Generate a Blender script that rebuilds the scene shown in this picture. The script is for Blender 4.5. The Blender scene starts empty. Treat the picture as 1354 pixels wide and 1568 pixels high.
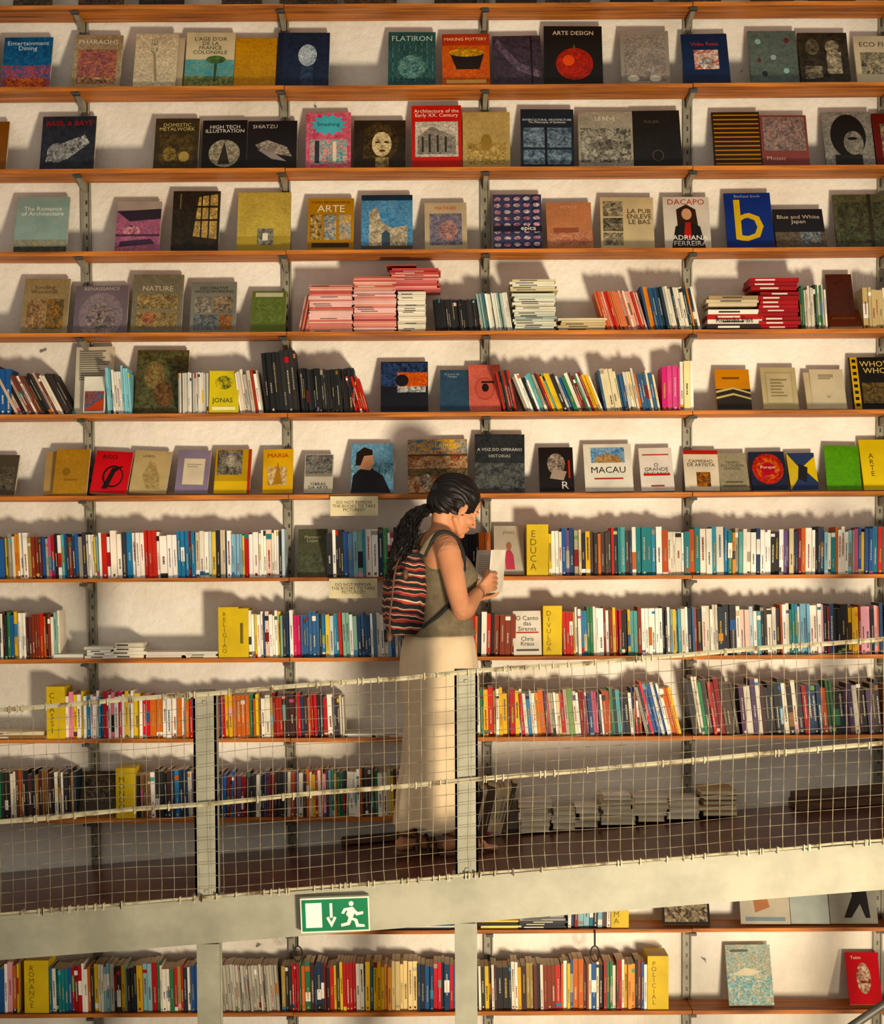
import bpy, bmesh, math, random
from mathutils import Vector, Matrix, noise
R = random.Random(11)
sc = bpy.context.scene
try:
    sc.view_settings.view_transform = 'Standard'
    sc.view_settings.look = 'None'
except Exception: pass
sc.view_settings.exposure = 0.0

# ---------------------------------------------------------------- camera
F = 2625.0; PPX = 677.0; PPY = 979.0; W0 = 1354.0
CAM = Vector((0, -7.5, 3.2)); TILT = math.radians(2.6); ROLL = math.radians(-0.33)
CR = Matrix.Rotation(math.pi/2 - TILT, 3, 'X') @ Matrix.Rotation(ROLL, 3, 'Z')
cd = bpy.data.cameras.new('camera'); cam = bpy.data.objects.new('camera', cd)
sc.collection.objects.link(cam); sc.camera = cam
cam.matrix_world = Matrix.Translation(CAM) @ CR.to_4x4()
cd.sensor_fit = 'HORIZONTAL'; cd.sensor_width = 36; cd.lens = F/W0*36
cd.shift_y = (PPY-784)/W0
cd.clip_end = 100

def un(x, y, Y):
    "point of the plane Y=const measured from the photo"
    d = CR @ Vector(((x-PPX)/F, -(y-PPY)/F, -1))
    return CAM + d*((Y-CAM.y)/d.y)

def hexc(h):
    if not isinstance(h, str): return tuple(h)
    v = [int(h[i:i+2], 16)/255 for i in (0, 2, 4)]
    return tuple((c/12.92 if c <= .04045 else ((c+.055)/1.055)**2.4) for c in v)

# ---------------------------------------------------------------- materials
def newmat(name):
    m = bpy.data.materials.new(name); m.use_nodes = True
    nt = m.node_tree; b = nt.nodes['Principled BSDF']
    return m, nt, b
def nd(nt, t, **kw):
    n = nt.nodes.new(t)
    for k, v in kw.items():
        if k in n.inputs.keys(): n.inputs[k].default_value = v
        else: setattr(n, k, v)
    return n
def mat_noise(name, c1, c2, scale=8, rough=.6, bump=0, detail=5, lo=.35, hi=.65, stretch=None, metal=0, bscale=None, bdist=.01, spec=.5):
    m, nt, b = newmat(name); L = nt.links.new
    tc = nd(nt, 'ShaderNodeTexCoord'); mp = nd(nt, 'ShaderNodeMapping'); L(tc.outputs['Object'], mp.inputs['Vector'])
    if stretch: mp.inputs['Scale'].default_value = stretch
    n = nd(nt, 'ShaderNodeTexNoise', Scale=scale, Detail=detail, Roughness=.6); L(mp.outputs[0], n.inputs['Vector'])
    r = nd(nt, 'ShaderNodeValToRGB'); L(n.outputs['Fac'], r.inputs['Fac'])
    r.color_ramp.elements[0].position = lo; r.color_ramp.elements[1].position = hi
    r.color_ramp.elements[0].color = (*hexc(c1), 1); r.color_ramp.elements[1].color = (*hexc(c2), 1)
    L(r.outputs[0], b.inputs['Base Color'])
    b.inputs['Roughness'].default_value = rough; b.inputs['Metallic'].default_value = metal; b.inputs['Specular IOR Level'].default_value = spec
    if bump:
        n2 = nd(nt, 'ShaderNodeTexNoise', Scale=bscale or scale*3, Detail=4); L(mp.outputs[0], n2.inputs['Vector'])
        bp = nd(nt, 'ShaderNodeBump', Strength=bump, Distance=bdist); L(n2.outputs['Fac'], bp.inputs['Height']); L(bp.outputs[0], b.inputs['Normal'])
    return m

M = {}
def paper_mat():
    m, nt, b = newmat('printed_paper'); L = nt.links.new
    a1 = nd(nt, 'ShaderNodeAttribute', attribute_name='Col'); a2 = nd(nt, 'ShaderNodeAttribute', attribute_name='Col2')
    tc = nd(nt, 'ShaderNodeTexCoord')
    n = nd(nt, 'ShaderNodeTexNoise', Scale=42, Detail=9, Roughness=.7, Distortion=.8); L(tc.outputs['Object'], n.inputs['Vector'])
    r = nd(nt, 'ShaderNodeMapRange'); L(n.outputs['Fac'], r.inputs['Value'])
    r.inputs['From Min'].default_value = .4; r.inputs['From Max'].default_value = .6
    mx = nd(nt, 'ShaderNodeMix', data_type='RGBA'); L(r.outputs[0], mx.inputs['Factor']); L(a1.outputs['Color'], mx.inputs['A']); L(a2.outputs['Color'], mx.inputs['B'])
    # printed half-tone picture detail, only where two inks are present
    ds = nd(nt, 'ShaderNodeVectorMath', operation='DISTANCE'); L(a1.outputs['Vector'], ds.inputs[0]); L(a2.outputs['Vector'], ds.inputs[1])
    dm = nd(nt, 'ShaderNodeMath', operation='MULTIPLY', use_clamp=True); dm.inputs[1].default_value = 4.0; L(ds.outputs['Value'], dm.inputs[0])
    n3 = nd(nt, 'ShaderNodeTexNoise', Scale=110, Detail=6, Roughness=.7); L(tc.outputs['Object'], n3.inputs['Vector'])
    r3 = nd(nt, 'ShaderNodeMapRange'); L(n3.outputs['Fac'], r3.inputs['Value'])
    r3.inputs['From Min'].default_value = .35; r3.inputs['From Max'].default_value = .65; r3.inputs['To Min'].default_value = .45; r3.inputs['To Max'].default_value = 1.45
    pm = nd(nt, 'ShaderNodeMix', data_type='RGBA', blend_type='MULTIPLY'); L(dm.outputs[0], pm.inputs['Factor']); L(mx.outputs['Result'], pm.inputs['A']); L(r3.outputs[0], pm.inputs['B'])
    n2 = nd(nt, 'ShaderNodeTexNoise', Scale=9, Detail=6); L(tc.outputs['Object'], n2.inputs['Vector'])
    r2 = nd(nt, 'ShaderNodeMapRange'); L(n2.outputs['Fac'], r2.inputs['Value'])
    r2.inputs['From Min'].default_value = .3; r2.inputs['From Max'].default_value = .6; r2.inputs['To Min'].default_value = .8; r2.inputs['To Max'].default_value = 1
    hs = nd(nt, 'ShaderNodeMix', data_type='RGBA', blend_type='MULTIPLY'); hs.inputs['Factor'].default_value = 1
    L(pm.outputs['Result'], hs.inputs['A']); L(r2.outputs[0], hs.inputs['B'])
    sat = nd(nt, 'ShaderNodeHueSaturation', Saturation=1.12); L(hs.outputs['Result'], sat.inputs['Color']); L(sat.outputs[0], b.inputs['Base Color'])
    b.inputs['Roughness'].default_value = .5; b.inputs['Specular IOR Level'].default_value = .2
    return m
M['paper'] = paper_mat()
def plaster():
    m, nt, b = newmat('whitewashed_plaster'); L = nt.links.new
    tc = nd(nt, 'ShaderNodeTexCoord')
    n = nd(nt, 'ShaderNodeTexNoise', Scale=1.6, Detail=8, Roughness=.65); L(tc.outputs['Object'], n.inputs['Vector'])
    r = nd(nt, 'ShaderNodeValToRGB'); L(n.outputs['Fac'], r.inputs['Fac'])
    e = r.color_ramp.elements; e[0].position = .3; e[1].position = .6
    e[0].color = (*hexc('cfc7b6'), 1); e[1].color = (*hexc('edeae0'), 1)
    v = nd(nt, 'ShaderNodeTexVoronoi', Scale=3.1, Randomness=1.0)
    nn = nd(nt, 'ShaderNodeTexNoise', Scale=30, Detail=3); L(tc.outputs['Object'], nn.inputs['Vector'])
    ad = nd(nt, 'ShaderNodeMix', data_type='RGBA', blend_type='ADD'); ad.inputs['Factor'].default_value = .06
    L(tc.outputs['Object'], ad.inputs['A']); L(nn.outputs['Color'], ad.inputs['B']); L(ad.outputs['Result'], v.inputs['Vector'])
    mr = nd(nt, 'ShaderNodeMapRange'); L(v.outputs['Distance'], mr.inputs['Value'])
    mr.inputs['From Min'].default_value = .03; mr.inputs['From Max'].default_value = .045; mr.inputs['To Min'].default_value = .25; mr.inputs['To Max'].default_value = 1
    mu = nd(nt, 'ShaderNodeMix', data_type='RGBA', blend_type='MULTIPLY'); mu.inputs['Factor'].default_value = 1
    L(r.outputs[0], mu.inputs['A']); L(mr.outputs[0], mu.inputs['B']); L(mu.outputs['Result'], b.inputs['Base Color'])
    b.inputs['Roughness'].default_value = .85; b.inputs['Specular IOR Level'].default_value = .2
    n2 = nd(nt, 'ShaderNodeTexNoise', Scale=22, Detail=7, Roughness=.6); L(tc.outputs['Object'], n2.inputs['Vector'])
    bp = nd(nt, 'ShaderNodeBump', Strength=.6, Distance=.014); L(n2.outputs['Fac'], bp.inputs['Height']); L(bp.outputs[0], b.inputs['Normal'])
    return m
M['plaster'] = plaster()
M['wood'] = mat_noise('pine_shelf_wood', '6a320c', 'd07c28', 7, .55, .3, stretch=(.35, 6, 6), lo=.3, hi=.7, bdist=.002, spec=.25)
M['strip'] = mat_noise('painted_rail_metal', '77725f', '928d7a', 10, .5)
M['dark'] = mat_noise('dark_metal', '26241f', '3f3b33', 12, .5)
M['steel'] = mat_noise('painted_steel_grey_green', '868470', 'a09d88', 5, .55, .2, detail=7, bdist=.002)
M['rust'] = mat_noise('cream_painted_bar', '6a5434', 'b8b090', 16, .5, lo=.34, hi=.5)
M['wire'] = mat_noise('wire_mesh_metal', '6a5c44', 'a89f84', 20, .45, lo=.35, hi=.6)
M['ramp'] = mat_noise('dark_red_floor_paint', '40201a', '683a2c', 4, .26, .1)
M['concrete'] = mat_noise('concrete_floor', '6d675c', '8b8478', 2, .7, .2)
M['skin'] = mat_noise('skin', 'c08058', 'cc8e66', 9, .5, spec=.3)
M['hair'] = mat_noise('black_hair', '080504', '160d0a', 60, .5, 0, spec=.3)
M['olive'] = mat_noise('olive_knit', '665a42', '786c52', 40, .9, .4, bscale=200, bdist=.002)
M['beige'] = mat_noise('beige_linen', 'c8b08c', 'd6c09e', 6, .9, .35, bscale=260, bdist=.001)
M['black'] = mat_noise('black_webbing', '111111', '1e1c1a', 50, .8)
M['leather'] = mat_noise('tan_leather', '4a2c18', '6b4426', 20, .6)
M['lip'] = mat_noise('lip_skin', '9c5044', 'a85a4c', 9, .4)
M['eye'] = mat_noise('eye_white', 'd8d0c4', 'e0d8cc', 9, .3)
def stripes():
    m, nt, b = newmat('striped_woven_cloth'); L = nt.links.new
    tc = nd(nt, 'ShaderNodeTexCoord'); s = nd(nt, 'ShaderNodeSeparateXYZ'); L(tc.outputs['Object'], s.inputs[0])
    nz = nd(nt, 'ShaderNodeTexNoise', Scale=14); L(tc.outputs['Object'], nz.inputs['Vector'])
    a = nd(nt, 'ShaderNodeMath', operation='MULTIPLY_ADD'); a.inputs[1].default_value = 9.5; L(s.outputs['Z'], a.inputs[0])
    q = nd(nt, 'ShaderNodeMath', operation='MULTIPLY_ADD'); q.inputs[1].default_value = 1.3; L(s.outputs['X'], q.inputs[0])
    q2 = nd(nt, 'ShaderNodeMath', operation='MULTIPLY_ADD'); q2.inputs[1].default_value = .35; L(nz.outputs['Fac'], q2.inputs[0]); L(q.outputs[0], q2.inputs[2]); L(q2.outputs[0], a.inputs[2])
    f = nd(nt, 'ShaderNodeMath', operation='FRACT'); L(a.outputs[0], f.inputs[0])
    r = nd(nt, 'ShaderNodeValToRGB'); L(f.outputs[0], r.inputs['Fac']); cr = r.color_ramp; cr.interpolation = 'CONSTANT'
    seq = [(0, '16100f'), (.14, 'a8382c'), (.2, 'c8b898'), (.24, '16100f'), (.38, '8c2a24'), (.46, 'c06040'), (.5, '16100f'), (.62, 'd0c0a4'), (.65, 'a03028'), (.72, '16100f'), (.86, 'b85038'), (.91, 'c8b898'), (.94, '2a1412')]
    cr.elements[0].color = (*hexc(seq[0][1]), 1); cr.elements[1].position = seq[1][0]; cr.elements[1].color = (*hexc(seq[1][1]), 1)
    for p, c in seq[2:]:
        e = cr.elements.new(p); e.color = (*hexc(c), 1)
    L(r.outputs[0], b.inputs['Base Color']); b.inputs['Roughness'].default_value = .9
    n2 = nd(nt, 'ShaderNodeTexNoise', Scale=90); L(tc.outputs['Object'], n2.inputs['Vector'])
    bp = nd(nt, 'ShaderNodeBump', Strength=.5, Distance=.004); L(n2.outputs['Fac'], bp.inputs['Height']); L(bp.outputs[0], b.inputs['Normal'])
    return m
M['stripe'] = stripes()

# ---------------------------------------------------------------- mesh accumulator
class Acc:
    def __init__(s, mats): s.v = []; s.f = []; s.c = []; s.c2 = []; s.m = []; s.mats = mats
    def poly(s, pts, c='ffffff', c2=None, m=0):
        i = len(s.v); s.v += [tuple(p) for p in pts]; s.f.append(tuple(range(i, i+len(pts))))
        c = hexc(c); s.c.append(c); s.c2.append(hexc(c2) if c2 is not None else c); s.m.append(m)
    def hexa(s, P, c='ffffff', m=0, cols=None):
        F_ = [(0, 1, 2, 3), (5, 4, 7, 6), (4, 0, 3, 7), (1, 5, 6, 2), (3, 2, 6, 7), (4, 5, 1, 0)]
        for k, f in enumerate(F_):
            s.poly([P[j] for j in f], cols[k] if cols else c, None, m)
    def box(s, x0, x1, y0, y1, z0, z1, c='ffffff', m=0):
        s.hexa([Vector(p) for p in ((x0, y0, z0), (x1, y0, z0), (x1, y0, z1), (x0, y0, z1), (x0, y1, z0), (x1, y1, z0), (x1, y1, z1), (x0, y1, z1))], c, m)
    def build(s, name, parent=None):
        me = bpy.data.meshes.new(name); me.from_pydata(s.v, [], s.f)
        for mm in s.mats: me.materials.append(M[mm])
        for nm, src in (('Col', s.c), ('Col2', s.c2)):
            at = me.color_attributes.new(nm, 'FLOAT_COLOR', 'CORNER'); buf = []
            for p, col in zip(me.polygons, src): buf += [*col, 1.0]*p.loop_total
            at.data.foreach_set('color', buf)
        me.polygons.foreach_set('material_index', s.m)
        me.update(); o = bpy.data.objects.new(name, me); sc.collection.objects.link(o)
        if parent: o.parent = parent
        return o

_tx = {}
def textmesh(t):
    if t in _tx: return _tx[t]
    cu = bpy.data.curves.new('tmp', 'FONT'); cu.body = t; cu.align_x = 'CENTER'; cu.resolution_u = 2; cu.space_line = .85
    o = bpy.data.objects.new('tmp', cu); sc.collection.objects.link(o)
    bpy.context.view_layer.update()
    me = bpy.data.meshes.new_from_object(o.evaluated_get(bpy.context.evaluated_depsgraph_get()))
    vs = [(v.co.x, v.co.y) for v in me.vertices]; fs = [tuple(p.vertices) for p in me.polygons]
    bpy.data.objects.remove(o); bpy.data.curves.remove(cu); bpy.data.meshes.remove(me)
    xs = [a for a, _ in vs]; ys = [b for _, b in vs]
    r = (vs, fs, min(xs), max(xs), min(ys), max(ys)); _tx[t] = r; return r
def text(acc, t, org, rt, up, nrm, cx, cy, w, h, c, off):
    vs, fs, x0, x1, y0, y1 = textmesh(t)
    s = min(w/(x1-x0), h/(y1-y0)); mx = (x0+x1)/2; my = (y0+y1)/2
    P = [org+rt*(cx+(a-mx)*s)+up*(cy+(b-my)*s)+nrm*off for a, b in vs]
    i = len(acc.v); acc.v += [tuple(p) for p in P]; c = hexc(c)
    for f in fs:
        acc.f.append(tuple(i+k for k in f)); acc.c.append(c); acc.c2.append(c); acc.m.append(0)

def draw(acc, org, rt, up, nrm, W, H, els, off0=.0006):
    off = off0
    for e in els:
        off += .00025
        k = e[0]
        if k == 'r':
            _, u0, v0, u1, v1, c = e[:6]; c2 = e[6] if len(e) > 6 else None
            acc.poly([org+rt*(u*W)+up*(v*H)+nrm*off for u, v in ((u0, v0), (u1, v0), (u1, v1), (u0, v1))], c, c2)
        elif k == 'e':
            _, cx, cy, rx, ry, c = e[:6]; c2 = e[6] if len(e) > 6 else None
            acc.poly([org+rt*((cx+rx*math.cos(a))*W)+up*((cy+ry*math.sin(a))*H)+nrm*off for a in [i*math.pi/12 for i in range(24)]], c, c2)
        elif k == 'p':
            c2 = e[3] if len(e) > 3 else None
            acc.poly([org+rt*(u*W)+up*(v*H)+nrm*off for u, v in e[1]], e[2], c2)
        elif k == 't':
            _, t, u, v, w, c = e[:6]; h = e[6] if len(e) > 6 else .12
            text(acc, t, org, rt, up, nrm, u*W, v*H, w*W, h*H, c, off)

def cover(acc, z, x0, x1, yt, yb, col, els=(), col2=None, thick=.014, rot=None, Yb=-.15, Yt=-.045):
    """book standing face-out, leaning back on the wall"""
    xm = (x0+x1)/2
    a = un(x0, yb, Yb); b = un(x1, yb, Yb); zb = un(xm, yb, Yb).z; zt = un(xm, yt, Yt).z
    H = zt-zb; L = math.hypot(H, Yt-Yb); Wd = b.x-a.x
    sa = (Yt-Yb)/L; ca = H/L
    rr = math.radians(rot if rot is not None else R.uniform(-.9, .9))
    up = Vector((0, sa, ca)); rt = Vector((1, 0, 0)); nrm = Vector((0, -ca, sa))
    rt2 = rt*math.cos(rr)+up*math.sin(rr); up2 = up*math.cos(rr)-rt*math.sin(rr)
    o = Vector((a.x, Yb, z+thick*sa+.0006+max(0, -math.sin(rr))*Wd*ca))
    P = [o, o+rt2*Wd, o+rt2*Wd+up2*L, o+up2*L]; P += [p-nrm*thick for p in P]
    pg = 'd8ccb0'; acc.hexa(P, cols=[col, col, col, pg, pg, pg])
    if col2: acc.poly([p+nrm*.0005 for p in P[:4]], col, col2)
    draw(acc, o, rt2, up2, nrm, Wd, L, els)

MIX = ['e8e2d4', 'ddd6c6', 'f0ece0', 'efe9dc', 'd5ccb8', 'ebe6da', '222222', '17171a', '303038', '2a2320', 'a82a2c', 'b83832', '7e2022', 'd8b428', 'd8a828', '34588c', '4478a0', '7aa4b8', '2c7478', '5a9a98', '34704a', '6d8c50', 'c06430', 'd0883c', 'b05a74', 'd8a0ac', '64507a', '8a8378', 'a09884', '7c5a3a', '28405e', 'e6e0d8', 'f2eee6', '4a3a34', 'c8b894']
LIGHT = ['ece6d8', 'f2ede0', 'e2dac8', 'd8d0bc', 'efe8dc', 'cfd4cc', 'e0c4b4', 'b8c8cc', '2a2a2e', 'b0583c', '5c98a0', 'd8bc60', '40648c', 'f0ece4']
DARK = ['1a1a1c', '242022', '2c2a30', '3a2220', '22303a', '7e1f22', 'd0c8b8', '2e2a22', '46382c', '1f3450', 'a0482c', 'd6cebc', '4a3a54']
BLACK = ['161617', '1c1b1c', '221f20', '141416', '2a2726']
COOL = ['ece6da', 'f0ece2', 'dfe2dc', '30687e', '4486a0', '345080', '28405e', '222226', '88b0b8', '6080a0', 'e8e2d4', '2c7478', 'b8382f', 'd8d0bc', '80a898']
PINKW = ['f0e8e0', 'efe6da', 'c8486a', 'e090a0', 'f0ece0', 'b8362e', 'e8e2d4', 'ede0d0', '3c78a0', '303038', 'd8b828', 'f2ece4', 'd07848']
GREY = ['a8a294', '9c9688', 'b4ae9e', 'a49c8c', 'bab4a4']
WARM = ['d8b428', 'c06430', 'a82a2c', 'd8a828', 'ece6d8', '1c1c1e', '34704a', 'e7dcc8', 'b83832', '7c3a2a', '34588c', 'f0e8d8', 'a08850', '5a2e2a']

def lum(c): c = hexc(c); return .3*c[0]+.6*c[1]+.1*c[2]
def spine(acc, X, z, w, h, col, th=0.0, yf=-.175, yb=-.035):
    s = math.sin(th); c = math.cos(th)
    up = Vector((-s, 0, c)); rt = Vector((c, 0, s))
    o = Vector((X, yf, z+.0005))
    if th < 0: o = Vector((X+s*s*w/c, yf, z+.0005-s*w))
    w2 = w*.95
    P = [o, o+rt*w2, o+rt*w2+up*h, o+up*h]; P += [p+Vector((0, yb-yf, 0)) for p in P]
    acc.hexa(P, cols=[col, col, col, col, 'd6c9ac', col])
    n = Vector((0, -1, 0)); L = lum(col)
    els = []
    ink = R.choice(['2a2826', '3a3632', '7e2a2a', '34486a', '5a5650', '9a403a', '6a645c']) if L > .3 else R.choice(['cfc6b0', 'b8b09c', 'b89c58', 'c8c2b0', '9a9484'])
    if R.random() < .25:
        v = R.choice([0, .06, .8, .88]); els.append(('r', 0.0, v, 1, v+R.uniform(.05, .12), R.choice(MIX)))
    if R.random() < .10:
        v = R.uniform(.1, .5); els.append(('r', 0.0, v, 1, v+R.uniform(.15, .4), R.choice(MIX)))
    if w > .007:
        v = R.uniform(.12, .4); ve = v+R.uniform(.15, .5); u0 = R.uniform(.33, .42); u1 = 1-u0
        if R.random() < .8:
            while v < min(ve, .9):
                d = R.uniform(.008, .035)
                els.append(('r', u0, v, u1, v+d, ink)); v += d+R.uniform(.006, .012)
        if R.random() < .4: els.append(('r', .32, .04, .68, .04+.2*w/h*2, ink))
    draw(acc, o, rt, up, n, w2, h, els, .0002)
def spines(acc, z, x0, x1, yt, yb, pal=MIX, lean=0., tmin=.009, tmax=.024, jit=.03, Yf=-.175):
    X = un(x0, yb, Yf).x; X1 = un(x1, yb, Yf).x
    H = un((x0+x1)/2, yt, Yf).z-un((x0+x1)/2, yb, Yf).z
    th = math.radians(lean)
    H = H/max(.5, math.cos(th))
    prev = None
    while X < X1-.004:
        w = R.uniform(tmin, tmax)
        if R.random() < .1: w *= 1.45
        w = min(w, max(.006, X1-X))
        rep = prev if (prev and R.random() < .22) else None
        col = rep[0] if rep else R.choice(pal)
        h = rep[1] if rep else H*(1+R.uniform(-jit*3.6, jit*1.3))
        w = rep[2] if rep else w
        spine(acc, X, z, w, h, col, th, yf=Yf+R.uniform(-.006, .016))
        prev = (col, h, w)
        X += w/math.cos(th)+.0004
def stack(acc, z, x0, x1, yt, yb, n, pal, jit=4, Yf=-.185):
    xm = (x0+x1)/2; H = un(xm, yt, Yf).z-un(xm, yb, Yf).z
    zz = z+.0005; X0 = un(x0, yb, Yf).x; X1 = un(x1, yb, Yf).x; j = jit/350
    for i in range(n):
        t = H/n*R.uniform(.85, 1.1); a = X0+R.uniform(-j, j); b = X1+R.uniform(-j, j); f = Yf+R.uniform(-.004, .008)
        c = R.choice(pal)
        acc.box(a, b, f, -.03, zz, zz+t*.93, c)
        if t > .008 and R.random() < .8:
            v = a+(b-a)*R.uniform(.05, .3)
            acc.poly([(v, f-.0006, zz+t*.3), (v+(b-a)*.4, f-.0006, zz+t*.3), (v+(b-a)*.4, f-.0006, zz+t*.65), (v, f-.0006, zz+t*.65)], '3c3834' if lum(c) > .25 else 'd8d0c0')
        zz += t

# ---------------------------------------------------------------- room shell
XL, XR = -2.75, 2.75
a = Acc(['plaster']); a.box(-4, 4, 0, .2, 0, 6.6); a.build('wall_back')
a = Acc(['concrete']); a.box(-4, 4, -9, .2, -.1, 0); a.build('floor')

base = [5, 130, 256, 382, 507, 631, 756, 883, 1006, 1129, 1251, 1424, 1549]
Zs = [un(677, y, -.2).z for y in base]
X_end10 = un(648, 1251, -.2).x
TH = .015
rail_px = [-165, 140, 443, 745, 1052, 1347, 1650]
rail_X = [un(px, 784, 0).x for px in rail_px]
for k, z in enumerate(Zs):
    a = Acc(['wood', 'strip', 'dark']); j1 = un(441, 700, -.2).x; j2 = un(1061, 700, -.2).x
    segs = [(XL, j1), (j1, j2), (j2, XR)] if k != 10 else [(XL, j1), (j1, X_end10)]
    for i, (p, q) in enumerate(segs):
        d = R.uniform(-.005, .005); t = TH+R.uniform(0, .004)
        n = 10
        for s in range(n):
            u0 = p+(q-p)*s/n+(.0015 if s == 0 else 0); u1 = p+(q-p)*(s+1)/n-(.0015 if s == n-1 else 0)
            f0 = -.2+d+noise.noise(Vector((u0*2, k, 0)))*.004; f1 = -.2+d+noise.noise(Vector((u1*2, k, 0)))*.004
            g0 = z-t+noise.noise(Vector((u0*3, k+.5, 4)))*.002; g1 = z-t+noise.noise(Vector((u1*3, k+.5, 4)))*.002
            a.hexa([Vector(v) for v in ((u0, f0, g0), (u1, f1, g1), (u1, f1, z), (u0, f0, z), (u0, -.021, g0), (u1, -.021, g1), (u1, -.021, z), (u0, -.021, z))])
    for X in rail_X:
        if k == 10 and X > X_end10: continue
        zt = z-TH-.0055; w = .009
        P = [Vector(v) for v in ((X-w, -.185, zt-.010), (X+w, -.185, zt-.010), (X+w, -.185, zt), (X-w, -.185, zt), (X-w, -.0215, zt-.04), (X+w, -.0215, zt-.04), (X+w, -.0215, zt), (X-w, -.0215, zt))]
        a.hexa(P, m=1); a.box(X-.016, X+.016, -.197, -.175, zt-.012, zt-.0005, m=2)
    a.build('wall_shelf')
for X in rail_X:
    a = Acc(['strip', 'dark']); z0, z1 = .3, 6.4
    a.box(X-.02, X+.02, -.008, 0, z0, z1); a.box(X-.02, X-.014, -.02, -.008, z0, z1); a.box(X+.014, X+.02, -.02, -.008, z0, z1)
    zz = .4
    while zz < 6.3:
        a.box(X-.004, X+.004, -.0085, -.0075, zz, zz+.018, m=1); zz += .05
    a.build('shelf_wall_rail')

# ---------------------------------------------------------------- ramp
YF = -1.07
def line(pa, pb, Y):
    A = un(*pa, Y); B = un(*pb, Y)
    return lambda X: A.z+(B.z-A.z)*(X-A.x)/(B.x-A.x)
zback = line((0, 1335), (1354, 1219), 0)
ztop = line((0, 1403), (1354, 1290), YF-.08)
zbot = line((0, 1470), (1354, 1362), YF-.08)
def floorz(X, Y): t = min(1, max(0, Y/YF)); return zback(X)*(1-t)+(ztop(X)-.012)*t
def prism(acc, X0, X1, fz0, fz1, y0, y1, n=1, m=0):
    for i in range(n):
        p = X0+(X1-X0)*i/n; q = X0+(X1-X0)*(i+1)/n
        acc.hexa([Vector(v) for v in ((p, y0, fz0(p)), (q, y0, fz0(q)), (q, y0, fz1(q)), (p, y0, fz1(p)), (p, y1, fz0(p)), (q, y1, fz0(q)), (q, y1, fz1(q)), (p, y1, fz1(p)))], m=m)
a = Acc(['ramp', 'steel'])
for i in range(12):
    p = -2.9+5.8*i/12; q = -2.9+5.8*(i+1)/12
    y0, y1 = YF, -.024
    a.hexa([Vector(v) for v in ((p, y0, floorz(p, y0)-.07), (q, y0, floorz(q, y0)-.07), (q, y0, floorz(q, y0)), (p, y0, floorz(p, y0)), (p, y1, floorz(p, 0)-.07), (q, y1, floorz(q, 0)-.07), (q, y1, floorz(q, 0)), (p, y1, floorz(p, 0)))])
a.build('ramp_floor')
a = Acc(['steel'])
prism(a, -2.9, 2.9, zbot, ztop, YF-.08, YF-.0005)
prism(a, -2.9, 2.9, lambda x: ztop(x)-.010, lambda x: ztop(x)+.003, YF-.088, YF-.081)
a.build('ramp_beam')
YP = YF-.06
zrail = line((0, 1086), (1354, 977), YP)
zmid = line((0, 1256), (1354, 1136), YP)
posts = [(-85, -50), (297, 332), (697, 732), (1395, 1430)]
a = Acc(['steel', 'rust', 'wire'])
for x0, x1 in posts:
    A = un(x0, 1200, YP-.03).x; B = un(x1, 1200, YP-.03).x; Xm = (A+B)/2
    zt = zrail(Xm)+.01; zb = ztop(Xm)-.005
    a.box(A, B, YP-.028, YP-.02, zb, zt); a.box(A, A+.008, YP-.028, YP+.035, zb, zt); a.box(B-.008, B, YP-.028, YP+.035, zb, zt); a.box(A, B, YP+.03, YP+.038, zb, zt)
    a.box(A-.012, B+.012, YP-.034, YP+.04, zb, zb+.02)
    for zz in (zb+.03, zt-.05):
        a.box(Xm-.006, Xm+.006, YP-.034, YP-.028, zz, zz+.012)
def bar(acc, zf, r, Y, m=0, n=40, amp=.002, seed=0):
    pr = None
    for i in range(n+1):
        X = -2.9+5.8*i/n; z = zf(X)+noise.noise(Vector((X*3, seed, 0)))*amp
        ring = [Vector((X, Y+r*math.cos(t), z+r*math.sin(t))) for t in [j*math.pi/3 for j in range(6)]]
        if pr:
            for j in range(6): acc.poly([pr[j], ring[j], ring[(j+1) % 6], pr[(j+1) % 6]], m=m)
        pr = ring
bar(a, zrail, .0095, YP-.036, 1, amp=.006); bar(a, zmid, .0095, YP-.036, 1, amp=.006, seed=3)
bar(a, lambda x: ztop(x)+.012, .005, YP-.036, 1, seed=5, amp=.006)
YW = YP-.05
def wire(acc, pts, r, m=2):
    pr = None
    for p in pts:
        ring = [p+Vector((dx*r, dy*r, dz*r)) for dx, dy, dz in ((-1, 0, -1), (1, -1, -.2), (0, 1, 1))]
        if pr:
            for j in range(3): acc.poly([pr[j], ring[j], ring[(j+1) % 3], pr[(j+1) % 3]], m=m)
        pr = ring
def warp(X, z):
    v = Vector((X*1.7, z*1.7, 3.1)); return Vector((noise.noise(v)*.014, noise.noise(v+Vector((9, 0, 0)))*.012, noise.noise(v+Vector((0, 7, 0)))*.018))
X = -2.85
while X < 2.85:
    pts = []
    zb = ztop(X)+.008; zt = zrail(X)
    for i in range(13):
        z = zb+(zt-zb)*i/12; w = warp(X, z)*(1 if 0 < i < 12 else .2); pts.append(Vector((X+w.x, YW+w.y, z+w.z)))
    wire(a, pts, .0010)
    X += .0462
n = 17
for k in range(1, n):
    t = k/n; pts = []
    for i in range(121):
        X = -2.85+5.7*i/120; z = (ztop(X)+.008)*(1-t)+zrail(X)*t; w = warp(X, z); pts.append(Vector((X+w.x, YW+w.y+.002, z+w.z)))
    wire(a, pts, .0010)
for i in range(230):
    X = R.uniform(-2.6, 2.6); zf = R.choice([zrail, zmid, ztop, ztop]); z = zf(X)+(0.01 if zf is ztop else 0)
    a.box(X-.002, X+.002, YP-.052, YP-.03, z-.014, z+.012, m=1)
a.build('ramp_railing')
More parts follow.
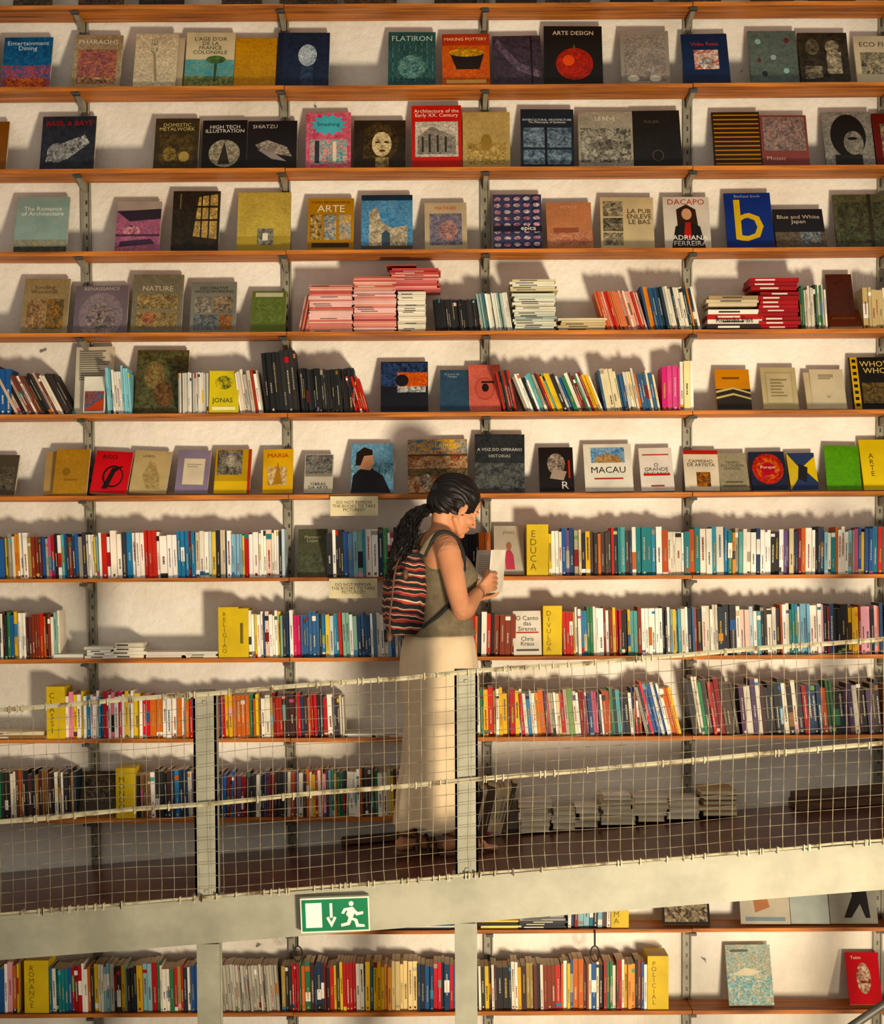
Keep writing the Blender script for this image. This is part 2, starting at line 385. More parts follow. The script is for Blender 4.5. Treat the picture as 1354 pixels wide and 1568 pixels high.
for x0, x1 in [(-85, -50), (302, 337), (697, 731), (1395, 1430)]:
    A = un(x0, 1500, YF-.07).x; B = un(x1, 1500, YF-.07).x; Xm = (A+B)/2; zt = min(zbot(A), zbot(B))
    a = Acc(['steel'])
    a.box(A, B, YF-.075, YF-.067, .012, zt); a.box(A, B, YF-.005, YF+.003, .012, zt); a.box(A+.006, B-.006, YF-.067, YF-.005, .012, zt)
    a.box(A-.04, B+.04, YF-.11, YF+.04, 0, .012)
    a.build('ramp_support_column')

# exit sign
a = Acc(['paper'])
Yq = YF-.125
c0 = un(461.5, 1429, Yq); c1 = un(567, 1425, Yq); c3 = un(461.5, 1376, Yq)
rt = (c1-c0); Wd = rt.length; rt.normalize(); up = Vector((-rt.z, 0, rt.x)); Hh = (c3-c0).length; nr = Vector((0, -1, 0))
P = [c0, c0+rt*Wd, c0+rt*Wd+up*Hh, c0+up*Hh]; P += [p+Vector((0, .036, 0)) for p in P]; a.hexa(P, c='d8d8c8')
g = '12744a'; w_ = 'e6e8dc'
draw(a, c0, rt, up, nr, Wd, Hh, [('r', .02, .045, .98, .955, g), ('r', .075, .15, .31, .86, w_),
    ('r', .425, .42, .465, .84, w_), ('p', [(.445, .14), (.52, .42), (.485, .46), (.445, .3), (.405, .46), (.37, .42)], w_),
    ('e', .74, .81, .035, .07, w_),
    ('p', [(.70, .70), (.76, .72), (.80, .62), (.76, .42), (.70, .40), (.66, .5)], w_),
    ('p', [(.70, .70), (.63, .68), (.59, .54), (.63, .52), (.66, .61), (.70, .62)], w_),
    ('p', [(.77, .68), (.83, .56), (.91, .58), (.91, .50), (.81, .46), (.76, .58)], w_),
    ('p', [(.74, .42), (.82, .36), (.84, .22), (.92, .2), (.93, .13), (.80, .13), (.78, .30), (.70, .38)], w_),
    ('p', [(.70, .44), (.67, .28), (.58, .24), (.585, .15), (.71, .2), (.75, .38)], w_)])
a.build('exit_sign')

# ---------------------------------------------------------------- books
rows = [Acc(['paper']) for _ in base]
def C(k, x0, x1, yt, col, els=(), col2=None, yb=None, **kw):
    sl = base[k]-(( (x0+x1)/2-677)*.0058)
    cover(rows[k], Zs[k], x0, x1, yt, yb or sl, col, els, col2, **kw)
def S(k, x0, x1, yt, pal=MIX, lean=0, **kw):
    sl = base[k]-(((x0+x1)/2-677)*.0058)
    spines(rows[k], Zs[k], x0, x1, yt, sl, pal, lean, **kw)
def T(k, x0, x1, yt, n, pal, dz=0, **kw):
    sl = base[k]-(((x0+x1)/2-677)*.0058)
    stack(rows[k], Zs[k]+dz, x0, x1, yt, sl-dz*350, n, pal, **kw)
def lines(u0, u1, v0, v1, n, c):
    out = []
    for i in range(n):
        v = v0+(v1-v0)*i/n; out.append(('r', u0, v, u0+(u1-u0)*R.uniform(.6, 1), v+(v1-v0)/n*.45, c))
    return out
# row 0 (only feet visible)
x = -200
while x < 1540:
    w = R.uniform(60, 85); C(0, x, x+w, -75, R.choice(['3a2a1c', '5a4630', '20242c', '6a4a30', '2a2220']), [('r', .1, .1, .9, .6, '4a3a28', '1c1814')], '181410'); x += w+R.uniform(5, 60)
# row 1
C(1, -150, -80, 50, 'a0a08c', [('r', .1, .1, .9, .7, '3a4a5a', 'c0b090')]); C(1, -70, -12, 55, '8a5a3a', [('r', .1, .2, .9, .8, 'd0b080', '5a3a2a')])
C(1, 0, 75, 55, '2a6a9a', [('r', 0, .0, 1, .45, 'b04a30', '24588a'), ('t', 'Entertainment\nDining', .5, .82, .85, 'cfe6ee', .24), ('r', .1, .02, .9, .2, '8a3a34', 'e08050')], '17456e')
C(1, 108, 182, 52, 'a8957a', [('t', 'PHARAOHS', .5, .87, .82, 'e8dcc4', .2), ('r', .1, .08, .9, .72, 'b87858', '7a4a5a'), ('r', .12, .1, .88, .2, '3a3028', 'c89a6a')], '94805e')
C(1, 215, 278, 56, 'b8ab90', rot=-1)
C(1, 203, 268, 52, 'cfc2a4', [('e', .45, .72, .09, .1, '8f8468', 'd8ccb0'), ('p', [(.43, .62), (.49, .62), (.56, .1), (.5, .1)], '8f8468'), ('r', .38, .78, .4, .9, '8f8468'), ('r', .44, .8, .46, .92, '8f8468'), ('r', .5, .78, .52, .9, '8f8468')], 'bfb092', Yb=-.172, Yt=-.066)
C(1, 281, 356, 48, 'c9bd9a', [('t', "L'AGE D'OR\nDE LA\nFRANCE\nCOLONIALE", .5, .76, .7, '4a4a34', .36), ('r', .0, .0, 1, .5, '4f94a0', '6f9a8a'), ('r', .0, 0, 1, .2, '3f5a38', '8a8a50'), ('p', [(.6, .1), (.64, .1), (.66, .5), (.6, .5)], '2c4a30'), ('e', .63, .5, .2, .07, '2c4a30', '5a7a40')])
C(1, 357, 421, 56, 'c08a1c', [], 'b07c18')
C(1, 423, 503, 48, '1c2a40', [('r', 0, 0, .1, 1, '141c2c'), ('e', .58, .58, .18, .2, '8a9aa8', 'b8c0c4'), ('r', .45, .0, .7, .38, '30405a', '18202e')], '141e30')
C(1, 594, 667, 47, '22403f', [('t', 'FLATIRON', .5, .88, .85, 'b8d4cc', .2)]+[('r', .08+.12*i, .08, .12+.12*i, .8, '4a7470', '1c302e') for i in range(8)]+[('e', .5, .35, .3, .22, '2c5452', '6a9088')], '2f5856')
C(1, 678, 751, 50, 'b8481c', [('r', 0, .78, 1, 1, 'a83418'), ('t', 'MAKING POTTERY', .5, .9, .9, 'f0d8b0', .12), ('p', [(.15, .66), (.9, .66), (.78, .32), (.3, .32)], '1c1410'), ('e', .52, .64, .38, .08, 'd8a03c', '9a6a20'), ('r', .08, .05, .92, .12, 'e0b070')], 'c8642c')
C(1, 756, 831, 53, '2a2430', [('p', [(.05, .8), (.5, .3), (.95, .15), (.95, .3), (.55, .45), (.1, .95)], '6a5a6a', '3a303a'), ('r', .78, 0, .82, 1, '1a1418')], '443844')
C(1, 834, 924, 38, '14110f', [('e', .52, .36, .32, .27, 'b02818', '8a1c12'), ('e', .42, .42, .1, .09, 'd86048'), ('r', .5, .6, .53, .68, '5a4a20'), ('t', 'ARTE DESIGN', .5, .88, .7, 'd8cbb0', .1)])
C(1, 952, 1027, 45, '8c8478', [('r', .08, .08, .92, .92, '968c80', '746c64'), ('e', .25, .12, .12, .06, 'c8c0b0'), ('e', .7, .12, .12, .06, 'c8c0b0'), ('t', 'PERFUME', .6, .62, .5, 'a89c90')])
C(1, 1049, 1120, 50, '1a2c4c', [('t', 'Vidas Reais', .5, .8, .6, 'c04838', .1), ('r', .25, .3, .78, .68, 'b8442c', 'd8d0c0'), ('r', .35, .35, .65, .5, '20304a', 'd0c8b8')], '15233c')
C(1, 1151, 1225, 45, '4a5650', [('e', .2, .8, .06, .05, '8ab0a8'), ('e', .8, .82, .06, .05, '5a3030'), ('e', .3, .2, .06, .05, '202828'), ('e', .75, .25, .06, .05, '8ab0a8'), ('e', .5, .5, .06, .05, '90a8a0'), ('e', .2, .45, .04, .04, '5a3030')], '5c6860')
C(1, 1228, 1304, 48, '1a1814', [('e', .68, .72, .15, .13, 'a89c80', '3a342a'), ('r', .55, .2, .85, .62, '5a5444', 'b8ac90'), ('r', .1, .1, .45, .35, '8c826a', '2a261e'), ('e', .28, .72, .14, .16, '6a604c', '2a261e')], '3a3428')
C(1, 1314, 1400, 53, 'c8bca0', [('t', 'ECO FISH', .4, .82, .6, '4a4a3a'), ('r', .1, .2, .9, .65, '3a3c34', 'b0a488')])
C(1, 1420, 1490, 50, '7a3a2c', [('r', .1, .1, .9, .6, 'c0a070', '3a2a20')])
# row 2
C(2, -120, -40, 180, '4a4a50', [('r', .1, .1, .9, .7, 'a0a0a0', '2a2a2a')]); C(2, -25, 8, 185, '7a4a20')
C(2, 60, 143, 177, '1a1e26', [('t', 'BASIL & BAYS', .5, .87, .85, 'b03838', .14), ('p', [(.1, .15), (.5, .2), (.9, .5), (.8, .65), (.4, .5), (.15, .4)], 'c0c0b8', '30343c'), ('e', .3, .32, .18, .18, 'a0a09a', '50545a')], '2c303a')
C(2, 234, 302, 180, '3c3420', [('t', 'DOMESTIC\nMETALWORK', .5, .83, .8, 'c8b880', .2), ('r', .12, .08, .88, .68, '5a4a28', '2a2416'), ('e', .35, .3, .15, .15, '8a7640', '4a3c20'), ('e', .68, .25, .12, .1, 'a08a50')], '2e281a')
C(2, 308, 377, 183, '121212', [('t', 'HIGH TECH\nILLUSTRATION', .5, .82, .86, 'e0dcd0', .2), ('e', .5, .32, .35, .28, 'b0a890', '6a6250'), ('p', [(.35, .1), (.5, .55), (.62, .1)], '2c2820')])
C(2, 378, 454, 184, '18171a', [('p', [(.15, .5), (.4, .6), (.8, .45), (.9, .25), (.6, .3), (.3, .35)], 'a89c8c', '6a6058'), ('t', 'SHIATZU', .35, .88, .5, 'c8c0b0', .08), ('p', [(.2, .4), (.5, .35), (.8, .15), (.5, .2)], '8a8078')])
C(2, 468, 537, 171, 'c85a70', [('p', [(.5+.42*(1 if i % 2 else .75)*math.cos(i*math.pi/12), .78+.2*(1 if i % 2 else .7)*math.sin(i*math.pi/12)) for i in range(24)], '5ab4c0'), ('t', 'Smashing', .5, .78, .5, '1c1c2c', .1), ('r', .08, .08, .92, .52, 'd89088', '5aa0a0'), ('r', .2, .1, .3, .5, '30303a'), ('r', .6, .12, .68, .48, 'e0d0b0')], 'd88090')
C(2, 541, 621, 183, '1c1810', [('p', [(.18, .2), (.2, .8), (.45, .97), (.75, .9), (.88, .6), (.82, .3), (.7, .2)], '4a3a20', '1c160c'), ('e', .54, .5, .19, .26, 'b8a478', 'd8c89c'), ('p', [(.33, .62), (.4, .9), (.7, .9), (.76, .6), (.6, .76), (.45, .74)], '5a4a2c', '221c10'), ('e', .46, .54, .05, .018, '1c1810'), ('e', .63, .54, .05, .018, '1c1810'), ('r', .45, .57, .5, .585, '1c1810'), ('e', .55, .36, .06, .02, '5a2018'), ('e', .55, .45, .025, .02, '8a7850'), ('r', .42, 0, .68, .22, 'a08c60', '5a4a2c')], '2c2418')
C(2, 631, 708, 160, 'b8241c', [('t', 'Architecture of the\nEarly XX. Century', .5, .87, .9, 'f4e8d8', .18), ('r', .07, .18, .93, .74, 'b0a898', 'c8c0b0'), ('p', [(.12, .22), (.12, .5), (.4, .66), (.88, .5), (.88, .22)], '6a645a', '948c80'), ('r', .2, .25, .24, .5, '2c2a26'), ('r', .34, .25, .38, .54, '2c2a26'), ('r', .5, .25, .54, .52, '2c2a26'), ('r', .66, .25, .7, .5, '2c2a26')])
C(2, 709, 782, 170, 'a8905c', [('r', .1, .06, .9, .45, '8a703c', 'b8a068'), ('e', .5, .45, .12, .15, '8a703c')], 'b49c68')
C(2, 798, 880, 166, '1a222c', [('t', 'INTERCULTURAL ARCHITECTURE\nThe Philosophy of Symbiosis', .5, .79, .92, 'd0d4d4', .1), ('r', .05, .05, .95, .68, '2c3c4c', '7a8c98'), ('r', .05, .3, .95, .34, '1a222c'), ('r', .45, .05, .5, .68, '141a22')])
C(2, 887, 971, 170, '8c8678', [('r', .04, .08, .96, .7, 'a8a494', '3c3830'), ('t', 'LE RÊVE', .5, .88, .5, 'dcd4c0', .08), ('e', .5, .4, .25, .1, '2c2a26', '8a8474')], '9c9684')
C(2, 973, 1046, 168, '151413', [('e', .5, .2, .12, .1, '4a4438'), ('e', .5, .2, .1, .085, '151413'), ('t', 'MALBA', .4, .8, .4, '5a5244', .05)], '1c1a18')
C(2, 1095, 1169, 170, '2a1c14', [('r', 0.03, .04+.08*i, .97, .065+.08*i, 'b07838') for i in range(12)])
C(2, 1169, 1241, 175, '7a4440', [('r', .05, .3, .95, .96, '9a8078', '5c5450'), ('t', 'Mosaic', .3, .15, .4, 'd8b0a0', .1)])
C(2, 1266, 1342, 170, '6a6860', [('e', .5, .55, .36, .4, '14120f'), ('e', .6, .42, .2, .22, '8a8478', '5a564c'), ('e', .58, .5, .1, .03, '14120f'), ('r', .2, 0, .75, .2, '1c1a16')], '8a877c')
C(2, 1344, 1400, 172, '5a1c18', [('r', .2, .1, .9, .8, 'a08c70', '2c2018')]); C(2, 1420, 1490, 175, '506068', [('r', .1, .1, .9, .6, 'b0b0a0', '304048')])
# row 3
C(3, -130, -60, 305, 'b89a5a', [('r', .1, .1, .9, .6, '5a4a30', 'd0b070')])
C(3, 20, 101, 301, '8c9c94', [('t', 'The Romance\nof Architecture', .5, .74, .8, 'e8e8d8', .22), ('r', .0, 0, 1, .12, '4a4a38', '2c342c'), ('r', 0, .1, 1, .22, '9a9070', '7a8478')], '84a098')
C(3, 175, 243, 308, 'b06a80', [('r', .0, .82, 1, 1, 'a09488'), ('p', [(0, .8), (1, .85), (1, .65), (.3, .6)], '2c2430'), ('p', [(.1, .1), (.9, .15), (.8, .25), (.1, .2)], '38283a'), ('e', .35, .4, .2, .12, 'd898a0', '5a3a50'), ('r', .0, .3, 1, .34, '4a2c44')], '8a5a74')
C(3, 261, 334, 292, '1c1812', [('p', [(.45, .25), (.95, .2), (.95, .95), (.55, .9)], 'c8a868', '8a7448'), ('r', .6, .2, .63, .95, '1c1812'), ('r', .76, .2, .79, .95, '1c1812'), ('r', .45, .5, .95, .53, '1c1812'), ('r', .45, .72, .95, .75, '1c1812'), ('r', .15, .7, .18, .95, '6a6050')], '2c261c')
C(3, 362, 444, 294, 'b09c50', [('r', .0, 0, 1, .25, 'a08c44'), ('r', .38, .1, .68, .38, '4a4840', '8a8878'), ('r', .48, .18, .58, .3, 'e0dcc8')], 'bca85c')
C(3, 470, 541, 303, 'a87820', [('t', 'COMO RECONOCER EL', .5, .92, .85, '3a2810', .05), ('t', 'ARTE', .5, .8, .6, 'f0e4c0', .16), ('r', .06, .2, .3, .68, 'c8a868', '2c2a28'), ('r', .36, .2, .62, .68, '4a6a80', 'c0b090'), ('r', .68, .2, .94, .68, '7a9098', 'c8a05c'), ('r', .1, .06, .9, .14, '3a2810')])
C(3, 553, 632, 298, '4a80a8', [('p', [(.15, 0), (.15, .7), (.3, .78), (.4, .5), (.6, .4), (.9, .45), (.9, 0)], 'c8bca0', '8a8068'), ('r', .0, .9, 1, 1, '1c2c3c'), ('p', [(.4, .05), (.4, .3), (.48, .36), (.56, .3), (.56, .05)], '3a4c58'), ('r', 0, 0, 1, .08, '4a4434')], '6a98b8')
C(3, 651, 716, 310, 'b8a888', [('t', 'MATINEE', .5, .88, .5, 'd06048', .08), ('r', .12, .1, .88, .76, '8a8088', '5a5a6c'), ('e', .55, .4, .22, .22, 'c09080', '6a5868')])
C(3, 756, 831, 297, '3a3c58', [('e', .09+.2*i, .08+.118*j, .07, .036, 'c89aa4' if (i+j) % 2 else 'd0c4c0', '6a3c50') for i in range(5) for j in range(8)]+[('r', 0, .3, 1, .4, '1c1c2c'), ('t', 'epica', .72, .35, .5, 'f0e8e0', .1)])
C(3, 839, 909, 310, 'b07858', [('r', .05, .08, .95, .35, 'a86a58', 'c08c6c'), ('t', 'PETROS', .5, .9, .5, 'd8a888', .06), ('r', .15, .35, .7, .45, '8a5444')], 'b88060')
C(3, 921, 1003, 302, 'c0ae88', [('r', .05, .62, .42, .92, '3a362c', 'a89c80'), ('r', .05, .33, .42, .59, '24221c', '8c8268'), ('r', .05, .06, .42, .3, '3a362c', 'b0a484'), ('t', 'LA PUB\nENLEVE\nLE BAS', .73, .62, .46, '4a3c28', .4)])
C(3, 1019, 1090, 301, 'c8c0b0', [('t', 'DACAPO', .5, .9, .8, 'b04030', .12), ('p', [(.3, .35), (.28, .75), (.5, .85), (.7, .75), (.75, .35)], '2c1810'), ('e', .5, .66, .11, .11, 'c89878'), ('p', [(.15, 0), (.25, .42), (.5, .5), (.78, .42), (.88, 0)], '14100f'), ('p', [(.42, .2), (.46, .5), (.58, .5), (.58, .2)], 'a82820'), ('t', 'ADRIANA\nFERREIRA', .55, .15, .85, 'f0e8dc', .2)])
C(3, 1115, 1187, 295, '1c3070', [('t', 'b', .5, .5, .7, 'c8a848', .75), ('t', 'Bauhaus book', .5, .94, .8, '8a9cb0', .05)])
C(3, 1190, 1267, 320, '1c1e22', [('t', 'Blue and White\nJapan', .5, .72, .85, 'c8c0a8', .3), ('r', .0, .0, 1, .4, '3a3c3c', '6a5c48'), ('r', .5, .1, .9, .4, '2c4454', '8a8c84')])
C(3, 1283, 1400, 297, '3c3c28', [('r', .05, .08, .9, .85, '4c5038', '26241a'), ('r', .45, .0, .5, 1, '2a261a')], '5a5840'); C(3, 1420, 1490, 300, '903a2c')
# row 4
C(4, -130, -50, 430, '9a8a70', [('r', .1, .1, .9, .6, '4a4030', 'c0a880')])
C(4, 31, 101, 427, '8a7858', [('t', 'Scrolling\nWoodcraft', .45, .8, .6, '4a3420', .16), ('r', .1, .08, .5, .62, '6a4a34', 'a88c64'), ('r', .53, .08, .9, .62, 'a0703c', '3c4434')], '96845f')
C(4, 111, 193, 438, '6c6068', [('e', .5, .35, .42, .5, '8c7c80', '746a70'), ('e', .5, .25, .28, .38, '5c5058', '9a8c84'), ('r', .42, .05, .58, .4, '38363c', 'a09484'), ('t', 'RENAISSANCE', .5, .93, .85, 'c0b4ac', .07)])
C(4, 199, 277, 421, '76705c', [('t', 'NATURE', .5, .76, .6, 'c8bc9c', .1), ('r', .1, .08, .9, .66, '5a5038', 'a0885c'), ('r', .1, .35, .9, .4, '76705c'), ('e', .35, .25, .15, .1, 'b07858', '5c4030')], '68624f')
C(4, 290, 360, 432, '747468', [('t', 'DECORATIVE\nWOODWORKING', .5, .84, .86, '26241e', .18), ('r', .08, .38, .45, .7, '5c544c', '9a9484'), ('r', .5, .38, .92, .7, 'a89070', '4c4844'), ('r', .08, .06, .6, .34, '6a7a80', '4a4034'), ('r', .64, .06, .92, .34, 'b0703c', '584c40')])
C(4, 383, 436, 446, '5c6c34', [('r', .1, .85, .9, .95, 'c0bca0'), ('r', .12, .2, .88, .78, '6c7c44', '54632e')])
S(4, 456, 474, 450, ['c87868', 'd0a090', '8a4a40'], lean=-12, jit=.02, tmin=.005, tmax=.008)
T(4, 474, 540, 434, 26, ['c47a70', 'd08c80', 'b86058', 'e0b8b0', 'd8a898'], jit=1.5); T(4, 542, 606, 422, 30, ['c8807c', 'b86458', 'd89c88', 'e0b8b0'], jit=1.5)
T(4, 610, 652, 446, 22, ['d8d0bc', 'c8c0ac', 'e4dccc'], jit=1)
T(4, 599, 672, 412, 11, ['c47270', 'b05450', 'd89c90'], dz=.176, jit=3)
T(4, 592, 640, 409, 1, ['b04c48'], dz=.277)
S(4, 668, 738, 457, BLACK, tmin=.005, tmax=.007, lean=6, jit=.01); S(4, 738, 786, 447, ['d0d0c0', '8aa098', '3c6468', 'e0dccc'], lean=9, tmin=.004, tmax=.008, jit=.01)
T(4, 787, 850, 446, 16, ['d8d4c0', 'b8c0b0', 'c8c8b4', '98a8a0'], jit=3); T(4, 782, 852, 430, 5, ['c8bc98', 'd8d4c0'], dz=.168, jit=3)
T(4, 857, 928, 486, 5, ['c8b890', 'd8c8a4', 'b8a47c'], jit=3)
S(4, 928, 994, 445, ['c05a48', 'd8a090', 'b83c30', 'e0d0b8', 'c87858'], lean=17, jit=.015, tmin=.006, tmax=.011)
S(4, 994, 1075, 438, ['20303a', 'e0d8c4', '1c1c1e', 'b8b8a8', 'c87838', 'd8d0bc', '2c4c6c'], lean=12, jit=.015, tmin=.007, tmax=.014)
T(4, 1085, 1168, 470, 4, ['e0d8c8', 'a82c28', '2a1c18', 'd8d0c0'], jit=3); T(4, 1085, 1160, 453, 3, ['c8b898', 'a08868', 'd8ccb0'], dz=.1, jit=4)
text(rows[4], 'Ricardo Pais', un(1093, 494, -.1945), Vector((1, 0, 0)), Vector((0, 0, 1)), Vector((0, -1, 0)), .09, .01, .17, .022, '1a1a1a', 0)
T(4, 1163, 1224, 446, 9, ['8e1c20', 'a02428', '7a181c'], jit=2); T(4, 1149, 1222, 425, 3, ['8e1c20', '9a2024'], dz=.165, jit=2)
S(4, 1228, 1268, 437, ['e0d8c8', '2c4c34', '1c1c1c', 'c8c0ac', '3c6c4c'], lean=4, tmin=.006, tmax=.01)
C(4, 1272, 1312, 420, '3c1c14', [], '46241a'); C(4, 1270, 1322, 478, '5c2a1a', [('t', 'ANTOLOGIA', .5, .5, .7, 'a07048', .2)], Yt=-.1, Yb=-.18)
S(4, 1324, 1560, 437, ['c8b48c', 'b8a478', 'd8c8a4', '8a6a48'], lean=3)
# row 5
S(5, -200, 14, 560, MIX)
S(5, 20, 116, 572, ['2a2420', 'c0a890', '1c1a18', '6a3c34', 'e0d4c0', '342c28', 'b89c88'], lean=27, tmin=.008, tmax=.013, jit=.02)
C(5, 113, 172, 532, 'c8c0ac', lines(.1, .9, .5, .95, 14, '6a6458'), rot=1)
C(5, 127, 160, 578, 'e0dccc', [('r', .05, .05, .95, .6, '3c5c7c', '9a4c30'), ('p', [(.1, .1), (.9, .4), (.9, .1)], 'b84830')], Yb=-.18, Yt=-.13)
S(5, 165, 202, 562, ['e8e4d8', '5aa0b0', 'd8d4c8', '8ac0c8', 'ece8dc'], lean=3, tmin=.006, tmax=.014)
C(5, 205, 285, 537, '3c3420', [('r', .04, .04, .96, .96, '3a3018', '5a6040'), ('e', .35, .6, .2, .22, '8a7850', '5c4c2c'), ('e', .55, .3, .2, .2, '7a5a3a', '3c2c1c'), ('r', .75, .1, .95, .5, '54603c', '2c3020')], '5a5030')
S(5, 273, 320, 570, ['c8c4b8', 'b8b4a8', 'd8d4c8', 'e4e0d4'], tmin=.006, tmax=.009, jit=.01, Yf=-.19)
C(5, 320, 365, 569, 'c8b41c', [('t', 'JONAS', .45, .28, .7, '1c2c1c', .2), ('e', .5, .72, .3, .16, '3c4c1c', 'c8b41c'), ('r', .1, .06, .9, .14, 'e8e0b0')], Yb=-.19, Yt=-.16)
S(5, 366, 403, 567, ['ece8dc', 'e0d8c8', 'd8c8b0', 'b8b0a0', '9a3c2c'], lean=8, tmin=.006, tmax=.014)
S(5, 408, 460, 533, BLACK+['2c4438'], lean=5, tmin=.016, tmax=.022, jit=.02)
S(5, 462, 545, 563, BLACK+['3a3430'], lean=4, tmin=.006, tmax=.01, jit=.01); S(5, 545, 566, 576, ['a83028', 'b8443c'], lean=16, tmin=.007, tmax=.01, jit=.02)
C(5, 583, 656, 555, '14161e', [('r', .0, .5, 1, .98, '38507c', '0f1118'), ('r', .35, .5, .98, .78, 'd86424', 'b84818'), ('e', .45, .62, .14, .12, '14141a'), ('r', .35, .38, .95, .5, 'c8c4b8', '2c3444')])
C(5, 674, 720, 568, '2c4458', [('t', 'O Livro do\nTempo', .4, .86, .6, 'a0b4bc', .12)], '344e62')
C(5, 719, 768, 560, 'c86c60', [('e', .5, .48, .3, .24, 'b83c2c'), ('e', .5, .48, .28, .225, 'c86c60'), ('e', .52, .5, .11, .09, '1c1414'), ('r', .4, .6, .8, .64, '1c1414')], 'd0786a')
S(5, 772, 793, 562, ['1c2c2c', 'e0d8c8', 'a83028', 'c8b820'], lean=12, tmin=.007, tmax=.012)
S(5, 806, 925, 572, MIX+WARM, lean=22, tmin=.007, tmax=.013, jit=.03)
S(5, 927, 1013, 566, ['ece6d8', 'd8cca8', 'c8c4b8', '6aa0a4', 'e8d8a8', 'f0e8d8', '3c5c7c', 'c07040'], lean=11, tmin=.008, tmax=.014, jit=.04)
S(5, 1015, 1042, 560, ['c84878', 'd05c88'], lean=1, tmin=.02, tmax=.024, jit=.01); S(5, 1043, 1064, 547, ['ece0b8', 'e8d8a0', '5c8c6c', 'e8e4d4'], lean=1, tmin=.014, tmax=.02)
C(5, 1099, 1152, 567, 'c8842c', [('r', 0, 0, 1, .5, '2a2620'), ('p', [(0, .45), (.5, .55), (1, .42), (1, .38), (.5, .5), (0, .4)], 'c8b478'), ('p', [(0, .3), (.5, .4), (1, .28), (1, .24), (.5, .35), (0, .25)], 'c8b478'), ('r', .2, .75, .7, .79, '6a4418')])
C(5, 1170, 1224, 564, 'b8ac84', [('r', .12, .12, .88, .88, 'a89c74'), ('r', .15, .15, .85, .85, 'bcb08c')]+lines(.25, .75, .3, .75, 6, '8a7e58'))
C(5, 1237, 1260, 572, 'c8bc98'); C(5, 1246, 1298, 567, 'cabfa0', lines(.25, .8, .75, .88, 3, '7a7054')+[('t', '36', .5, .3, .2, 'a89c7c', .06)])
C(5, 1308, 1372, 548, '14120f', [('r', .03, 0, .2, 1, 'c8a028')]+[('r', .07, .05+.12*i, .16, .11+.12*i, '14120f') for i in range(8)]+[('t', "WHO'S\nWHO", .6, .8, .7, 'd8c070', .26), ('r', .25, .1, .9, .5, '2c2418', '6a5830')])
S(5, 1385, 1570, 560, MIX)
# row 6
S(6, -200, -30, 690, MIX)
C(6, -25, 22, 699, '4c4438', [('r', .3, .1, .9, .7, '6a6050', '2c2820')]); C(6, 66, 120, 694, 'a88c5c', rot=2)
C(6, 80, 132, 690, 'a07838', [('e', .35, .5, .12, .08, '8a6428'), ('r', .3, .3, .7, .34, '8a6428')], 'aa8240', Yb=-.17, Yt=-.065)
C(6, 137, 194, 695, 'c81c24', [('t', 'RISO', .4, .86, .6, '1c0c0c', .1), ('e', .55, .4, .28, .26, '1c0c0c'), ('e', .56, .4, .24, .22, 'c81c24'), ('p', [(.3, .1), (.5, .6), (.8, .65), (.6, .5), (.45, .1)], '1c0c0c')], rot=-4)
C(6, 197, 254, 694, 'b8a478', [('p', [(.45, .1), (.3, .4), (.45, .75), (.6, .7), (.75, .4), (.8, .1)], '9a8458', 'b09a6c'), ('t', 'LIVRO', .4, .86, .5, '6a5838', .06)], rot=-4)
C(6, 267, 317, 692, '84788c', [('r', .2, .2, .85, .8, 'd8ccb0')]+lines(.3, .75, .6, .7, 2, 'a8a090'), rot=-2)
C(6, 327, 382, 690, 'b89428', [('r', .05, .42, .75, .98, '3a3830', '8a8474'), ('e', .42, .74, .14, .14, 'c0b8a4', '8a8474'), ('r', .0, .0, 1, .28, 'd8b438'), ('r', .92, .0, 1, 1, 'a83c28')])
C(6, 402, 448, 690, 'd8a820', [('r', .15, .18, .8, .6, 'd8c8a0', 'b0884c'), ('t', 'MARIA', .5, .85, .7, 'b03c20', .1), ('p', [(.35, .2), (.5, .7), (.65, .2)], 'a87838')])
C(6, 465, 509, 698, 'c0baa8', [('r', .03, .5, .97, .98, '3a3c3c', '8c8c84'), ('r', .03, .42, .97, .5, '847c70'), ('t', 'OBRAS\nDA ARTE', .5, .18, .7, '3a3c3c', .16)])
C(6, 537, 602, 681, '5c8cac', [('r', 0, .3, 1, .6, '3c7090', '8ab0b8'), ('p', [(.0, 0), (.05, .35), (.25, .5), (.5, .48), (.75, .35), (.95, .0)], '14141a'), ('p', [(.2, .48), (.22, .72), (.35, .8), (.5, .74), (.55, .6), (.45, .45)], 'c89878'), ('p', [(.1, .55), (.12, .8), (.3, .92), (.5, .86), (.5, .76), (.3, .74), (.22, .55)], '1c1410')], '78a0b4')
C(6, 625, 717, 675, '5a3c28', [('r', 0, .72, 1, 1, '4a7a94', 'd8a848'), ('t', 'Lamego', .68, .88, .55, 'e8c838', .13), ('t', 'A Rainha de Portugal', .65, .75, .5, 'c82c20', .05), ('r', 0, 0, 1, .68, '7a3c28', 'b8a078'), ('r', 0, .3, 1, .45, '2c3c24', '7a5c3c'), ('e', .3, .2, .1, .15, 'c8b8a0', '3c1c18'), ('e', .6, .2, .12, .15, '2a2430', 'b84830')])
C(6, 727, 804, 667, '1c1e20', [('t', 'A VOZ DO OPERÁRIO', .5, .74, .9, 'c8c8c0', .09), ('r', 0, 0, 1, .5, '26282a', '5a5c58'), ('t', 'HISTORIAS', .5, .62, .6, 'a8a8a0', .05)], '2c3032')
C(6, 827, 880, 687, '181414', [('e', .5, .62, .26, .24, 'b0a090', '4c4038'), ('p', [(.3, .3), (.4, .5), (.8, .45), (.7, .25)], 'a09080'), ('t', 'R', .75, .14, .3, 'd8d0c4', .17), ('r', .85, .3, .9, .7, 'b83828')])
